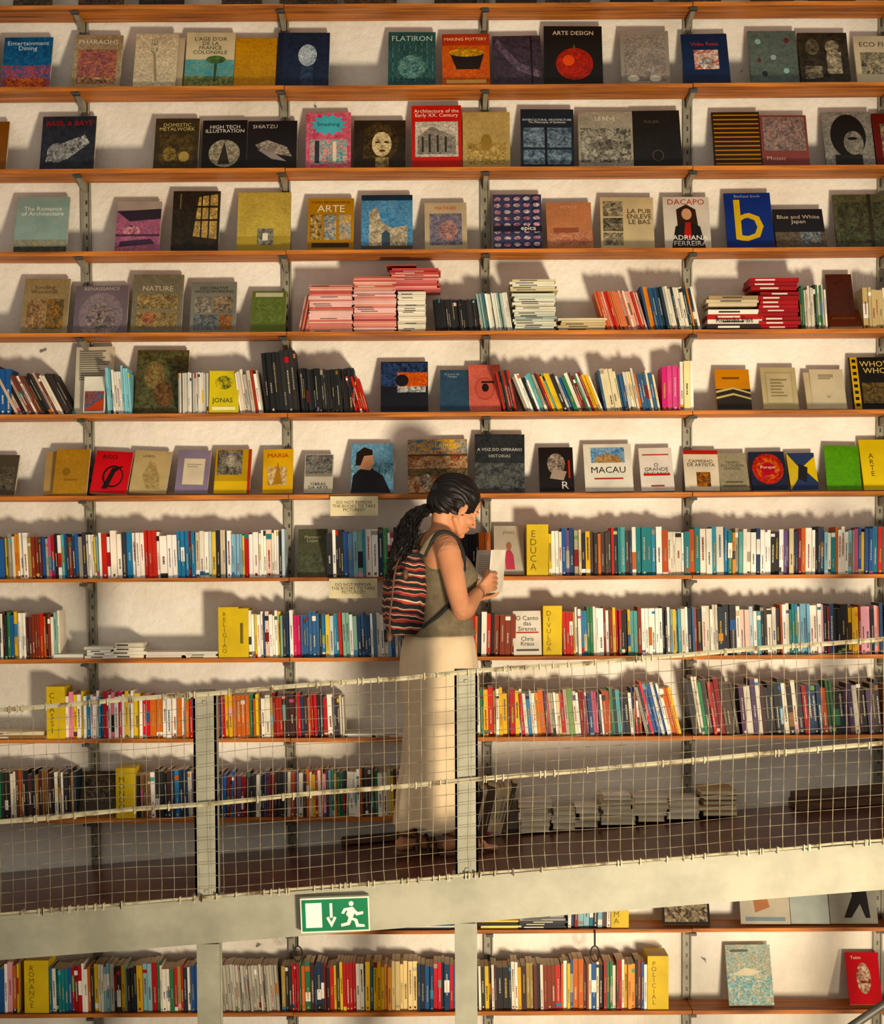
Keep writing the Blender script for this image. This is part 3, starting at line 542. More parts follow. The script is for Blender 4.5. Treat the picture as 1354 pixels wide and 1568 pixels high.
C(6, 897, 971, 682, 'd8d4c4', [('t', 'MACAU', .5, .45, .85, '1c1c20', .13), ('r', .15, .6, .85, .92, '4878a8', '8cacc0'), ('p', [(.2, .6), (.25, .72), (.5, .8), (.75, .72), (.8, .6)], '8a6844', 'b09468'), ('r', .2, .25, .8, .28, 'a83c28')])
C(6, 983, 1034, 688, 'dcd4c8', [('t', 'O\nGRANDE\nENGANO', .5, .5, .75, '2c2020', .34), ('r', .1, .82, .9, .85, 'b85c48'), ('r', .1, .35, .9, .4, 'b82c24'), ('r', .3, .1, .7, .13, '8a3c34')])
C(6, 1050, 1103, 692, 'd8ccb4', [('r', 0, .9, 1, 1, 'a82c24'), ('t', 'CAMINHO\nDE ARTISTA', .5, .68, .8, '3c2c20', .18), ('r', .35, .1, .75, .45, 'a86c38', '3c2418')])
C(6, 1104, 1149, 696, '8c846c', [('t', 'TEMPO\nDO CINEMA\nMANOEL', .5, .66, .8, '3c3828', .4), ('r', .1, .1, .9, .14, '5c543c'), ('r', .2, .2, .8, .24, '5c543c')], '969078')
C(6, 1153, 1208, 694, '1c2438', [('e', .5, .55, .44, .4, 'c03828', '8a2420'), ('e', .5, .55, .32, .28, 'd8742c', 'a83048'), ('e', .5, .55, .2, .16, 'a82830'), ('t', 'Porque', .5, .58, .7, 'f0e0c0', .1)])
C(6, 1212, 1255, 696, '2c3c5c', [('p', [(0, 0), (.5, .5), (0, 1)], 'c8b04c'), ('p', [(1, .2), (.5, .6), (1, .9)], 'd8bc40'), ('p', [(.3, .3), (.6, .2), (.7, .6), (.4, .7)], '1c1c24')])
C(6, 1267, 1320, 685, '4c8c1c', [], '569822', rot=-2); C(6, 1324, 1378, 675, 'd8bc20', [('t', 'A\nR\nT\nE', .3, .5, .15, '5a4c14', .7)])
S(6, 1385, 1570, 690, MIX)
# row 7
S(7, -200, -2, 818, MIX)
S(7, 0, 152, 818, MIX+WARM, lean=2, tmin=.008, tmax=.017); S(7, 153, 300, 815, PINKW, lean=1.5, tmin=.01, tmax=.026); S(7, 300, 437, 813, ['ece6da']*3+LIGHT+['8ab0c4', 'c8b89c', 'b3262a', '222226'], lean=.5, tmin=.008, tmax=.02)
C(7, 455, 500, 813, '4a4c3c', [('t', 'Mantoan\nLopes', .5, .78, .75, 'a8a890', .16), ('r', .0, 0, 1, .5, '3c4030', '5c6048')], '54583f')
S(7, 501, 640, 810, COOL+['1fa0a0', 'c8b89c', '4a8a5a'], lean=1, tmin=.01, tmax=.022); S(7, 640, 752, 812, WARM+BLACK, lean=1)
C(7, 757, 803, 808, 'c0b8a4', [('p', [(.4, .1), (.35, .4), (.5, .55), (.65, .4), (.7, .1)], 'c05868'), ('e', .5, .58, .09, .08, 'a87858'), ('t', 'JOIAS', .5, .85, .6, '8a7c68', .08)])
def yellow(k, x0, x1, yt, word):
    sl = base[k]-(((x0+x1)/2-677)*.0058); A = un(x0, sl, -.185); B = un(x1, sl, -.185); H = un(x0, yt, -.185).z-A.z
    a_ = rows[k]; a_.box(A.x, B.x, -.185, -.03, Zs[k]+.0005, Zs[k]+H, 'd0b01c')
    W_ = B.x-A.x
    text(a_, '\n'.join(word), Vector((A.x, -.1856, Zs[k])), Vector((1, 0, 0)), Vector((0, 0, 1)), Vector((0, -1, 0)), W_*.3, H*.5, W_*.3, H*.8, '6a5a18', 0)
yellow(7, 807, 840, 803, 'EDUCA')
S(7, 841, 965, 810, MIX, lean=1, tmin=.01, tmax=.022); S(7, 965, 1110, 809, COOL+LIGHT, lean=1, tmin=.01, tmax=.026); S(7, 1110, 1354, 809, MIX+COOL, lean=0, tmin=.009, tmax=.02); S(7, 1354, 1570, 810, MIX)
# row 8
S(8, -200, -2, 938, MIX); S(8, 0, 92, 938, COOL+WARM, lean=1, tmin=.008, tmax=.014)
T(8, 85, 130, 1002, 1, ['e0dcd0']); T(8, 131, 172, 991, 4, ['e8e4d8', 'd0ccc0']); T(8, 173, 223, 984, 4, ['e0d8c4', 'd0c8b4']); T(8, 227, 281, 998, 2, ['e8e0d4', 'd8d0c4']); T(8, 282, 330, 997, 3, ['e8e4d8', 'c8c4b8'])
yellow(8, 335, 366, 930, 'RELIGIAO'); yellow(8, 366, 381, 932, 'I')
S(8, 382, 520, 937, PINKW+COOL+LIGHT, lean=1, tmin=.008, tmax=.018); S(8, 520, 700, 938, COOL, lean=2, tmin=.009, tmax=.018); S(8, 700, 785, 937, BLACK+WARM, lean=-1)
C(8, 787, 830, 937, 'd8d0c0', [('t', 'O Canto\ndas\nSirenes', .5, .72, .8, '20201c', .34), ('r', .1, .5, .9, .53, 'a83828'), ('t', 'Chris\nKraus', .5, .32, .7, '2c3c3c', .2), ('r', .1, .1, .9, .14, '4a4a44')], Yb=-.185, Yt=-.15)
yellow(8, 832, 861, 928, 'DIVULGA')
S(8, 863, 1040, 932, MIX+WARM, lean=1.5, tmin=.008, tmax=.018); S(8, 1040, 1200, 929, LIGHT+DARK, lean=2, tmin=.01, tmax=.02); S(8, 1200, 1354, 926, MIX+BLACK, lean=2, tmin=.009, tmax=.02); S(8, 1354, 1570, 930, MIX)
# row 9
S(9, -200, -60, 1062, MIX); T(9, -50, 70, 1121, 2, ['d8c8a8', '8a6a48']); yellow(9, 72, 100, 1052, 'CLASSI')
S(9, 101, 205, 1061, PINKW+['e8c21c'], tmin=.009, tmax=.018); S(9, 205, 292, 1064, ['ece6da', 'c8303c', 'd8b828', '222226', 'f0ece0', 'c9692a'], tmin=.012, tmax=.02)
S(9, 292, 420, 1066, WARM+LIGHT, lean=1, tmin=.009, tmax=.018); S(9, 420, 528, 1063, DARK+['b3262a', 'e8e2d4', 'a8382c'], lean=2, tmin=.009, tmax=.018)
T(9, 531, 570, 1124, 2, ['e0dcd0']); T(9, 572, 625, 1123, 2, ['e0dcd0'])
S(9, 700, 800, 1055, WARM, lean=1); S(9, 800, 985, 1057, MIX+DARK, lean=5, tmin=.008, tmax=.017)
S(9, 990, 1045, 1048, MIX+['d8303c'], lean=14, tmin=.008, tmax=.013)
S(9, 1062, 1135, 1040, DARK+['2f7a4a', 'b3262a', 'c8506a'], lean=9, tmin=.01, tmax=.018); S(9, 1138, 1354, 1045, DARK+['8e1f22', '4a2a44', '3c5c3c'], lean=6, tmin=.012, tmax=.024, jit=.05); S(9, 1354, 1570, 1050, MIX)
# row 10
S(10, -200, 118, 1183, DARK+['2f7a4a', '7c5a3a', 'c8a060'], lean=1, tmin=.008, tmax=.015); C(10, 120, 176, 1186, '3c3428', [('r', .1, .3, .9, .9, '6a5c48', '1c1814')])
yellow(10, 178, 208, 1177, 'MONDO'); S(10, 209, 330, 1182, MIX+DARK, lean=1); S(10, 330, 470, 1184, DARK+['e8c21c', '2f5f9a', 'e8e2d4'], lean=-1, tmin=.008, tmax=.015); S(10, 470, 645, 1180, MIX+WARM, lean=1, tmin=.008, tmax=.015)
# row 11
S(11, -200, 300, 1352, MIX); T(11, 340, 560, 1416, 3, ['d8d0c0', '2a2a2e'], jit=8); T(11, 570, 695, 1417, 3, ['1c1c20', 'e0d8c8', '2f5f7a'], jit=8)
T(11, 733, 797, 1410, 5, ['1c1c1e', 'e8d890', 'd8d0c0', 'e8c21c'], jit=4); T(11, 797, 868, 1402, 5, ['1a1c20', '2a2a2e', '8a8a88'], jit=4)
S(11, 870, 936, 1350, MIX+COOL, lean=-1); yellow(11, 936, 963, 1348, 'CINEMA')
C(11, 1015, 1088, 1345, '2c2824', [('r', .05, .05, .95, .9, '3a342c', 'b8a890')]); C(11, 1135, 1211, 1336, 'b8b0a0', [('p', [(.3, .2), (.25, .6), (.5, .65), (.6, .3)], 'a87858'), ('r', .1, .05, .9, .12, '7a8c98'), ('r', .25, .55, .4, .75, '8c5c44')])
C(11, 1212, 1271, 1340, 'a8b0ac'); C(11, 1272, 1345, 1335, '84847c', [('p', [(.3, .1), (.5, .5), (.4, .85), (.6, .9), (.8, .6), (.85, .1), (.75, .1), (.65, .35), (.45, .1)], '1c1a1c')]); S(11, 1370, 1570, 1350, MIX)
# row 12
S(12, -200, 30, 1478, MIX); yellow(12, 38, 75, 1472, 'ROMANCE')
S(12, 77, 315, 1480, COOL+WARM+DARK, lean=1, tmin=.009, tmax=.018); S(12, 318, 430, 1480, GREY+['c8c0b0'], lean=4, tmin=.008, tmax=.013, jit=.01)
S(12, 432, 560, 1478, WARM+DARK, lean=1, tmin=.009, tmax=.018); S(12, 560, 640, 1476, ['e8b41c', 'ece0c0', '2f7a4a', 'e8a060', '2f5f7a', 'f0d8a0', 'd86a2c'], tmin=.012, tmax=.022); S(12, 640, 700, 1478, ['c8303c', '2c5c8c', '1c3c5c', '20202c', 'b83040'], tmin=.01, tmax=.02)
S(12, 700, 860, 1478, DARK+WARM, lean=1, tmin=.009, tmax=.018); S(12, 860, 992, 1474, WARM+['e8d8b0', 'f0e0c0', 'e8a060'], tmin=.008, tmax=.016)
yellow(12, 992, 1024, 1465, 'POLICIAL')
C(12, 1117, 1186, 1453, 'b8b49c', [('r', 0, 0, 1, .55, '7ab0b8', 'c8c4a8'), ('p', [(.1, .5), (.4, .62), (.8, .55), (.5, .48)], 'd8d0b4'), ('r', .1, .88, .5, .92, '5a6a6c')], '98b4b0')
C(12, 1302, 1352, 1465, 'b81c24', [('e', .5, .5, .22, .3, 'd8c0a8', '7a2420'), ('t', 'Tutto', .3, .9, .4, 'e8d8c8', .06)]); S(12, 1370, 1570, 1475, MIX)
for k, a in enumerate(rows): a.build('books_on_shelf')

# hand-written notices hanging from shelf edges
for k, (x0, x1, y0, y1) in ((6, (506, 579, 760, 790)), (7, (504, 578, 886, 916))):
    A = un(x0, y1, -.212); B = un(x1, y1, -.212); Hh = un(x0, y0, -.212).z-A.z; a = Acc(['paper'])
    o = Vector((A.x, -.212, A.z)); a.box(A.x, B.x, -.212, -.2075, A.z, A.z+Hh, 'd4c8a4')
    draw(a, o, Vector((1, 0, 0)), Vector((0, 0, 1)), Vector((0, -1, 0)), B.x-A.x, Hh, [('t', 'DO NOT REMOVE\nTHE BOOKS TO TAKE\nPICTURES!!!', .5, .5, .9, '3a3020', .85)], .0001)
    a.build('paper_notice')

# books lying / standing on the ramp floor against the wall
a = Acc(['paper'])
def fz(px): X = un(px, 1250, -.1).x; return floorz(X, -.1)+.004
def fstack(x0, x1, yt, n, pal):
    xm = (x0+x1)/2; z = fz(xm)+.006; X0 = un(x0, 1250, -.2).x; X1 = un(x1, 1250, -.2).x; H = un(xm, yt, -.2).z-z
    for i in range(n):
        t = H/n; p = X0+R.uniform(-.012, .012); q = X1+R.uniform(-.012, .012); f = -.22+R.uniform(-.01, .01)
        c = R.choice(pal); a.box(p, q, f, -.03, z, z+t*.14, c); a.box(p+.002, q-.002, f+.004, -.03, z+t*.14, z+t*.82, 'e0d6bc'); a.box(p, q, f, -.03, z+t*.82, z+t*.96, c); z += t
X = un(712, 1260, -.19).x
while X < un(772, 1260, -.19).x:
    w = R.uniform(.012, .022); spine(a, X, floorz(X, -.1)+.006, w, .22*R.uniform(.93, 1.03), R.choice(['c0a880', '8a7458', 'd0bc98', '5c4a38', 'e0d0b0', '3c342c']), math.radians(-13), yf=-.19); X += w/.97
PLP = ['f0eadc', 'e4dcc8', 'c0b8a0', 'e8e0d0', 'd8c8a0']
fstack(797, 843, 1226, 5, PLP); fstack(846, 880, 1238, 3, PLP); fstack(883, 917, 1234, 3, PLP); fstack(921, 970, 1216, 6, PLP); fstack(973, 1021, 1219, 4, PLP); fstack(1024, 1070, 1222, 3, PLP); fstack(1073, 1125, 1208, 5, ['a08058', 'b8986c', '8c6c44'])
a.build('floor_book_stacks')
M['oldwood'] = mat_noise('old_dark_wood', '3a2414', '6a4626', 6, .6, stretch=(.4, 5, 5))
a = Acc(['oldwood'])
def plank(x0, x1, y0, y1, h, up_=.006):
    X0 = un(x0, 1230, -.2).x; X1 = un(x1, 1230, -.2).x; n = 4
    for i in range(n):
        p = X0+(X1-X0)*i/n; q = X0+(X1-X0)*(i+1)/n
        zp = floorz(p, -.15)+up_; zq = floorz(q, -.15)+up_
        a.hexa([Vector(v) for v in ((p, y0, zp), (q, y0, zq), (q, y0, zq+h), (p, y0, zp+h), (p, y1, zp), (q, y1, zq), (q, y1, zq+h), (p, y1, zp+h))])
plank(1220, 1440, -.24, -.03, .03); plank(1222, 1440, -.22, -.04, .028, .037)
plank(520, 616, -.1, -.03, .025)
a.build('wooden_planks')

# handrail in the lower right corner + cable hooks
def tube(name, pts, r, mat, parent=None, cyclic=False, res=2):
    cu = bpy.data.curves.new(name, 'CURVE'); cu.dimensions = '3D'; cu.bevel_depth = r; cu.bevel_resolution = res
    s = cu.splines.new('NURBS' if len(pts) > 3 else 'POLY'); s.points.add(len(pts)-1)
    for p, q in zip(s.points, pts): p.co = (*q, 1)
    if len(pts) > 3: s.order_u = 3; s.use_endpoint_u = not cyclic
    s.use_cyclic_u = cyclic; s.resolution_u = 6
    cu.materials.append(M[mat]); cu.use_fill_caps = True
    tmp = bpy.data.objects.new(name, cu); sc.collection.objects.link(tmp); bpy.context.view_layer.update()
    me = bpy.data.meshes.new_from_object(tmp.evaluated_get(bpy.context.evaluated_depsgraph_get()))
    bpy.data.objects.remove(tmp); o = bpy.data.objects.new(name, me); sc.collection.objects.link(o)
    for p in me.polygons: p.use_smooth = True
    if parent: o.parent = parent
    return o
e = bpy.data.objects.new('stair_handrail', None); sc.collection.objects.link(e)
h0 = un(1240, 1615, -1.6); h1 = un(1480, 1452, -1.6)
tube('rail', [h0, h1], .016, 'dark', e); tube('post_1', [(h0.x+.03, -1.6, h0.z), (h0.x+.03, -1.6, 0)], .014, 'dark', e); tube('post_2', [(h1.x-.03, -1.6, h1.z), (h1.x-.03, -1.6, 0)], .014, 'dark', e)
for px in (456, 911):
    c = un(px, 1460, -.207); zt = Zs[11]-.002
    pts = [Vector((c.x+.02*math.sin(t), -.209, c.z+.035*math.cos(t))) for t in [i*math.pi/5 for i in range(10)]]
    e = bpy.data.objects.new('cable_hook', None); sc.collection.objects.link(e)
    tube('loop', pts, .003, 'black', e, cyclic=True); tube('stem', [(c.x, -.209, c.z+.033), (c.x, -.209, zt)], .004, 'black', e)

# ---------------------------------------------------------------- woman
woman = bpy.data.objects.new('woman', None); sc.collection.objects.link(woman)
def bm_new(): return bmesh.new()
def ell(bm, c, r, rot=None, sub=3):
    m = Matrix.Translation(Vector(c)) @ (rot.to_4x4() if rot else Matrix.Identity(4)) @ Matrix.Diagonal((*(r if hasattr(r, '__len__') else (r, r, r)), 1))
    bmesh.ops.create_icosphere(bm, subdivisions=sub, radius=1, matrix=m)
def caps(bm, chain, sub=2):
    for p, r in chain: ell(bm, p, r, sub=sub)
    for (p, r), (q, s) in zip(chain, chain[1:]):
        p = Vector(p); q = Vector(q); d = q-p
        if d.length < 1e-5: continue
        m = Matrix.Translation((p+q)/2) @ d.to_track_quat('Z', 'Y').to_matrix().to_4x4()
        bmesh.ops.create_cone(bm, cap_ends=True, segments=20, radius1=r, radius2=s, depth=d.length, matrix=m)
def loft(bm, rings, seg=40, caps_=True, fn=None):
    prev = None; allr = []
    for ri, (cx, cy, z, A, B, n) in enumerate(rings):
        ring = []
        for i in range(seg):
            t = 2*math.pi*i/seg; c, s = math.cos(t), math.sin(t)
            x = cx+A*math.copysign(abs(c)**(2/n), c); y = cy+B*math.copysign(abs(s)**(2/n), s); zz = z
            if fn: x, y, zz = fn(x, y, zz, t, cx, cy)
            ring.append(bm.verts.new((x, y, zz)))
        if prev:
            for i in range(seg): bm.faces.new((prev[i], prev[(i+1) % seg], ring[(i+1) % seg], ring[i]))
        prev = ring; allr.append(ring)
    if caps_:
        bm.faces.new(list(reversed(allr[0]))); bm.faces.new(allr[-1])
def interp(keys, n):
    out = []
    for i in range(n+1):
        f = i/n*(len(keys)-1); k = min(int(f), len(keys)-2); t = f-k
        p0 = keys[max(k-1, 0)]; p1 = keys[k]; p2 = keys[k+1]; p3 = keys[min(k+2, len(keys)-1)]
        out.append(tuple(.5*((2*b)+(-a_+c)*t+(2*a_-5*b+4*c-d)*t*t+(-a_+3*b-3*c+d)*t**3) for a_, b, c, d in zip(p0, p1, p2, p3)))
    return out
def finish(bm, name, mat, voxel=None, smooth=4, disp=None, solid=0, parent=woman):
    me = bpy.data.meshes.new(name); bm.normal_update(); bm.to_mesh(me); bm.free()
    me.materials.append(M[mat]); o = bpy.data.objects.new(name, me); sc.collection.objects.link(o)
    if solid:
        q = o.modifiers.new('s', 'SOLIDIFY'); q.thickness = solid
    if voxel:
        q = o.modifiers.new('r', 'REMESH'); q.mode = 'VOXEL'; q.voxel_size = voxel
        if smooth:
            q = o.modifiers.new('m', 'SMOOTH'); q.iterations = smooth; q.factor = .5
    if voxel or solid:
        bpy.context.view_layer.update()
        me2 = bpy.data.meshes.new_from_object(o.evaluated_get(bpy.context.evaluated_depsgraph_get()))
        o.modifiers.clear(); o.data = me2; me = me2
    if disp:
        ns = [v.normal.copy() for v in me.vertices]
        for v, nn in zip(me.vertices, ns): v.co = v.co+nn*disp(v.co)
    if not me.materials: me.materials.append(M[mat])
    for p in me.polygons: p.use_smooth = True
    o.parent = parent; return o

HC = Vector((.085, 0, 1.398)); HR = Matrix.Rotation(math.radians(8), 3, 'Z') @ Matrix.Rotation(math.radians(32), 3, 'Y')
def hp(x, y, z): return HC+HR @ Vector((x, y, z))
SL = .085
bm = bm_new()
loft(bm, interp([(-.01, 0, .76, .10, .15, 2.2), (-.005, 0, .84, .11, .155, 2.2), (.01, 0, .93, .09, .125, 2.2), (.02, 0, 1.03, .095, .13, 2.2), (.035, 0, 1.12, .11, .142, 2.2), (.015, 0, 1.2, .09, .145, 2.2), (0, 0, 1.26, .06, .11, 2.1), (0, 0, 1.295, .045, .055, 2)], 24))
caps(bm, [((-.005, 0, 1.25), .056), ((.02, 0, 1.31), .044), (hp(-.04, 0, -.05), .046)])
for s in (-1, 1): caps(bm, [((.0, s*.03, 1.262), .045), ((.006, s*.085, 1.252), .045), ((.01, s*.12, 1.238), .046), ((.01, s*.145, 1.215), .047)])
ell(bm, hp(-.012, 0, .018), (.092, .074, .088), HR, 4); ell(bm, hp(.028, 0, -.028), (.056, .054, .07), HR, 4); ell(bm, hp(.03, 0, .03), (.054, .062, .06), HR, 4)
ell(bm, hp(.05, 0, -.068), (.034, .034, .030), HR); ell(bm, hp(.074, 0, -.088), (.014, .016, .013), HR)
caps(bm, [(hp(.078, 0, .012), .007), (hp(.088, 0, -.004), .0068), (hp(.1, 0, -.022), .0075), (hp(.1045, 0, -.030), .0082)])
for s in (-1, 1):
    ell(bm, hp(.094, s*.010, -.034), (.009, .0065, .0065), HR); ell(bm, hp(.074, s*.028, .016), (.010, .022, .007), HR); ell(bm, hp(.058, s*.033, -.028), (.024, .02, .022), HR)
    ell(bm, hp(.0, s*.078, -.012), (.017, .006, .027), HR @ Matrix.Rotation(s*.3, 3, 'Z')); ell(bm, hp(-.002, s*.074, -.034), (.009, .006, .011), HR)
    ell(bm, hp(.069, s*.03, -.003), (.0135, .015, .0105), HR)
    caps(bm, [(hp(.0, s*.045, -.055), .014), (hp(.055, s*.02, -.085), .014)])
ell(bm, hp(.083, 0, -.054), (.0095, .020, .0055), HR); ell(bm, hp(.081, 0, -.066), (.0088, .017, .006), HR)
RW = Vector((.145, -.115, 1.063))
caps(bm, [((.01, -.148, 1.215), .049), ((.018, -.168, 1.15), .046), ((.03, -.2, 1.06), .041), ((.04, -.235, .982), .035), ((.06, -.222, .99), .037), ((.095, -.175, 1.022), .033), (RW, .023)])
LW = Vector((.15, .14, 1.025))
caps(bm, [((.01, .15, 1.215), .049), ((.025, .19, 1.08), .042), ((.035, .225, .98), .036), ((.075, .205, .99), .036), (LW, .023)])
E0 = Vector((.198, -.072, 1.0)); pv = Vector((.6, .8, 0)); no = Vector((.8, -.6, 0))
for i, (z, ln) in enumerate(((1.068, .8), (1.087, .95), (1.107, 1.0), (1.127, .92))):
    E = Vector((E0.x, E0.y, z)); K = E-pv*.018+no*.012
    caps(bm, [(RW+Vector((.006, .006, (i-1.5)*.010)), .014), ((RW+K)/2+Vector((0, 0, (i-1.5)*.003)), .0125), (K, .0102), (E+pv*.012*ln+no*.0165, .0085), (E+pv*.036*ln+no*.0135+Vector((0, 0, .002)), .0078), (E+pv*.056*ln+no*.0095+Vector((0, 0, .003)), .0070)])
caps(bm, [(RW+Vector((.01, .004, .012)), .015), (Vector((.176, -.085, 1.105)), .0125), (Vector((.19, -.062, 1.128)), .0100), (Vector((.203, -.048, 1.146)), .0085)])
for i, ln in enumerate((.9, 1, .96, .8)):
    y = .098-.021*i
    caps(bm, [(LW+Vector((.004, -.006*i, 0)), .014), (Vector((.175, .118-.017*i, 1.024)), .0125), (Vector((.203, y+.005, 1.03)), .0105), (Vector((.203+.032*ln, y-.006, 1.034)), .0088), (Vector((.203+.055*ln, y-.014, 1.043)), .0082), (Vector((.203+.068*ln, y-.02, 1.056)), .0072)])
caps(bm, [(LW+Vector((.008, .004, .01)), .014), (Vector((.168, .135, 1.06)), .012), (Vector((.187, .115, 1.085)), .0098), (Vector((.2, .1, 1.1)), .0082)])
FR = (-.005, -.085); FL = (-.165, .05)
for (fx, fy), hip in ((FR, (.0, -.08)), (FL, (-.02, .08))):
    g = SL*fx+.022; an = (fx+.04, fy, g+.075)
    caps(bm, [((hip[0], hip[1], .78), .085), (((hip[0]+an[0])/2+.02, (hip[1]+fy)/2, .43), .052), (((hip[0]*.4+an[0]*.6)-.005, fy, .28), .05), (an, .031)])
    caps(bm, [((fx+.025, fy, g+.028), .029), ((fx+.07, fy, g+.045), .031), ((fx+.12, fy-.003, g+.03), .026), ((fx+.165, fy-.006, g+.018), .020)])
    ell(bm, (fx+.15, fy, g+.018), (.035, .04, .017))
    for j in range(5):
        yy = fy+(j-2)*.0165*(1 if fy > 0 else -1)*-1; le = (.212, .208, .202, .194, .184)[j]
        caps(bm, [((fx+.165, yy, g+.014), .0105), ((fx+le, yy, g+.010), (.0115, .009, .0085, .008, .0075)[j])])
body = finish(bm, 'body', 'skin', voxel=.0032, smooth=4)
for s in (-1, 1):
    bm = bm_new(); ell(bm, hp(.0765, s*.031, -.0075), (.0075, .0105, .004), HR); finish(bm, 'eye', 'eye')
    bm = bm_new(); ell(bm, hp(.0825, s*.030, -.0085), (.0025, .0045, .003), HR); finish(bm, 'iris', 'black')
    tube('eyelashes', [hp(.079, s*.018, -.006), hp(.0855, s*.025, -.006), hp(.0845, s*.035, -.0065), hp(.074, s*.046, -.007)], .0014, 'hair', woman)
    tube('eyebrow', [hp(.084, s*.012, .019), hp(.0845, s*.024, .0225), hp(.079, s*.036, .0225), hp(.067, s*.048, .017)], .0022, 'hair', woman)
bm = bm_new(); ell(bm, hp(.0853, 0, -.0545), (.0085, .0175, .0040), HR); ell(bm, hp(.0828, 0, -.0652), (.0085, .0150, .0048), HR); finish(bm, 'lips', 'lip')
def strandy(p):
    q = HR.inverted() @ (p-HC); a_ = math.atan2(q.z-.02, q.y); k = max(.15, min(1, (.045-q.x)/.06))
    return (math.sin(a_*26+noise.noise(q*22)*5)*.0022+noise.noise(q*14)*.004)*k+.001
bm = bm_new()
ell(bm, hp(-.026, 0, .030), (.105, .084, .094), HR, 4); ell(bm, hp(-.062, 0, -.012), (.062, .072, .066), HR, 4)
for s in (-1, 1): ell(bm, hp(-.022, s*.056, .012), (.045, .03, .042), HR); ell(bm, hp(.006, s*.05, .052), (.046, .028, .040), HR)
finish(bm, 'hair', 'hair', voxel=.003, smooth=5, disp=strandy)
rr = random.Random(5)
tail = [(-.045, .0, 1.385, .032), (-.08, -.015, 1.378, .035), (-.108, -.03, 1.352, .040), (-.128, -.04, 1.315, .044), (-.14, -.05, 1.275, .045), (-.16, -.06, 1.235, .042), (-.182, -.065, 1.2, .037), (-.2, -.065, 1.165, .026), (-.21, -.065, 1.14, .013)]
bm = bm_new(); caps(bm, [((x, y, z), r*.74) for x, y, z, r in tail], sub=3)
finish(bm, 'pony_tail', 'hair', voxel=.004, smooth=3, disp=lambda p: noise.noise(p*45)*.007)
bm = bm_new(); ell(bm, hp(-.118, 0, .022), (.016, .03, .03), HR); finish(bm, 'hair_tie', 'black')
curls = []
TP = interp([t[:3] for t in tail], 60); TRr = interp([(t[3], 0) for t in tail], 60)
for i in range(190):
    st_ = rr.randrange(0, 34); ln = rr.randrange(14, 26); a0 = rr.uniform(0, 6.28); tw = rr.uniform(-.05, .05); wv = rr.uniform(.4, .8); ph = rr.uniform(0, 6); am = rr.uniform(.002, .007); pts = []
    for k in range(st_, min(60, st_+ln)):
        c = Vector(TP[k]); r_ = TRr[k][0]; an_ = a0+tw*(k-st_)
        d = Vector((math.cos(an_), math.sin(an_), .35*math.sin(an_*2))); w_ = math.sin(ph+wv*(k-st_))
        pts.append(c+d*(r_*.86+am*w_)+Vector((am*math.cos(ph+wv*k), am*math.sin(ph+wv*k), 0)))
    curls.append(pts)
for i in range(60):
    x, y, z, r = tail[rr.randrange(3, len(tail))]
    p0 = Vector((x+rr.uniform(-r, r)*.9, y+rr.uniform(-r, r)*.9, z+rr.uniform(-r, r))); L_ = rr.uniform(.03, .055); ph = rr.uniform(0, 6); hr = rr.uniform(.003, .007)
    dr = Vector((rr.uniform(-.8, .2), rr.uniform(-.5, .3), -1)).normalized()
    curls.append([p0+dr*L_*t/12+Vector((hr*math.cos(ph+t*1.1), hr*math.sin(ph+t*1.1), 0)) for t in range(13)])
cu = bpy.data.curves.new('curls', 'CURVE'); cu.dimensions = '3D'; cu.bevel_depth = .0016; cu.bevel_resolution = 1; cu.materials.append(M['hair'])
for c in curls:
    if len(c) < 3: continue
    s = cu.splines.new('POLY'); s.points.add(len(c)-1)
    for p, q in zip(s.points, c): p.co = (*q, 1)
o = bpy.data.objects.new('hair_curls', cu); sc.collection.objects.link(o); bpy.context.view_layer.update()
me = bpy.data.meshes.new_from_object(o.evaluated_get(bpy.context.evaluated_depsgraph_get())); bpy.data.objects.remove(o); o = bpy.data.objects.new('hair_curls', me); sc.collection.objects.link(o); o.parent = woman
# tank top
bm = bm_new()
def wr(x, y, z, t, cx, cy):
    k = 1+.014*math.sin(z*60+3*math.sin(t*2))+.016*math.sin(5*t+z*14); return cx+(x-cx)*k, cy+(y-cy)*k, z
loft(bm, interp([(.006, 0, .885, .146, .178, 2.2), (.012, 0, .93, .130, .160, 2.2), (.026, 0, 1.03, .116, .148, 2.2), (.038, 0, 1.12, .120, .150, 2.2), (.028, 0, 1.17, .110, .136, 2.2), (.01, 0, 1.215, .090, .118, 2.1), (.0, 0, 1.243, .076, .098, 2.1)], 30), seg=64, caps_=False, fn=wr)
finish(bm, 'tank_top', 'olive', solid=.004)
for s in (-1, 1):
    tube('top_strap', [(.085, s*.085, 1.2), (.06, s*.088, 1.265), (.01, s*.09, 1.302), (-.05, s*.085, 1.28), (-.085, s*.08, 1.21)], .012, 'olive', woman)
# long beige trousers
bm = bm_new()
def fold(x, y, z, t, cx, cy):
    d = max(0, min(1, (.90-z)/.6)); k = 1+d*(.035*math.sin(6*t+.8+z*2)+.03*math.sin(11*t+2-z*3)+.018*math.sin(17*t+z*5))+.006*math.sin(z*40+t*3)*d
    zz = z + (.012*math.sin(5*t) if z < .15 else 0)
    return cx+(x-cx)*k, cy+(y-cy)*k, zz
loft(bm, interp([(.016, 0, .94, .100, .130, 2.1), (.01, 0, .90, .124, .155, 2.1), (.004, 0, .85, .143, .172, 2.2), (.006, 0, .72, .156, .18, 2.2), (.012, 0, .55, .145, .165, 2.2), (.0, 0, .38, .142, .16, 2.2), (-.016, 0, .25, .148, .162, 2.2), (-.025, 0, .115, .156, .168, 2.2)], 60), seg=160, caps_=False, fn=fold)
finish(bm, 'trousers', 'beige', solid=-.004)
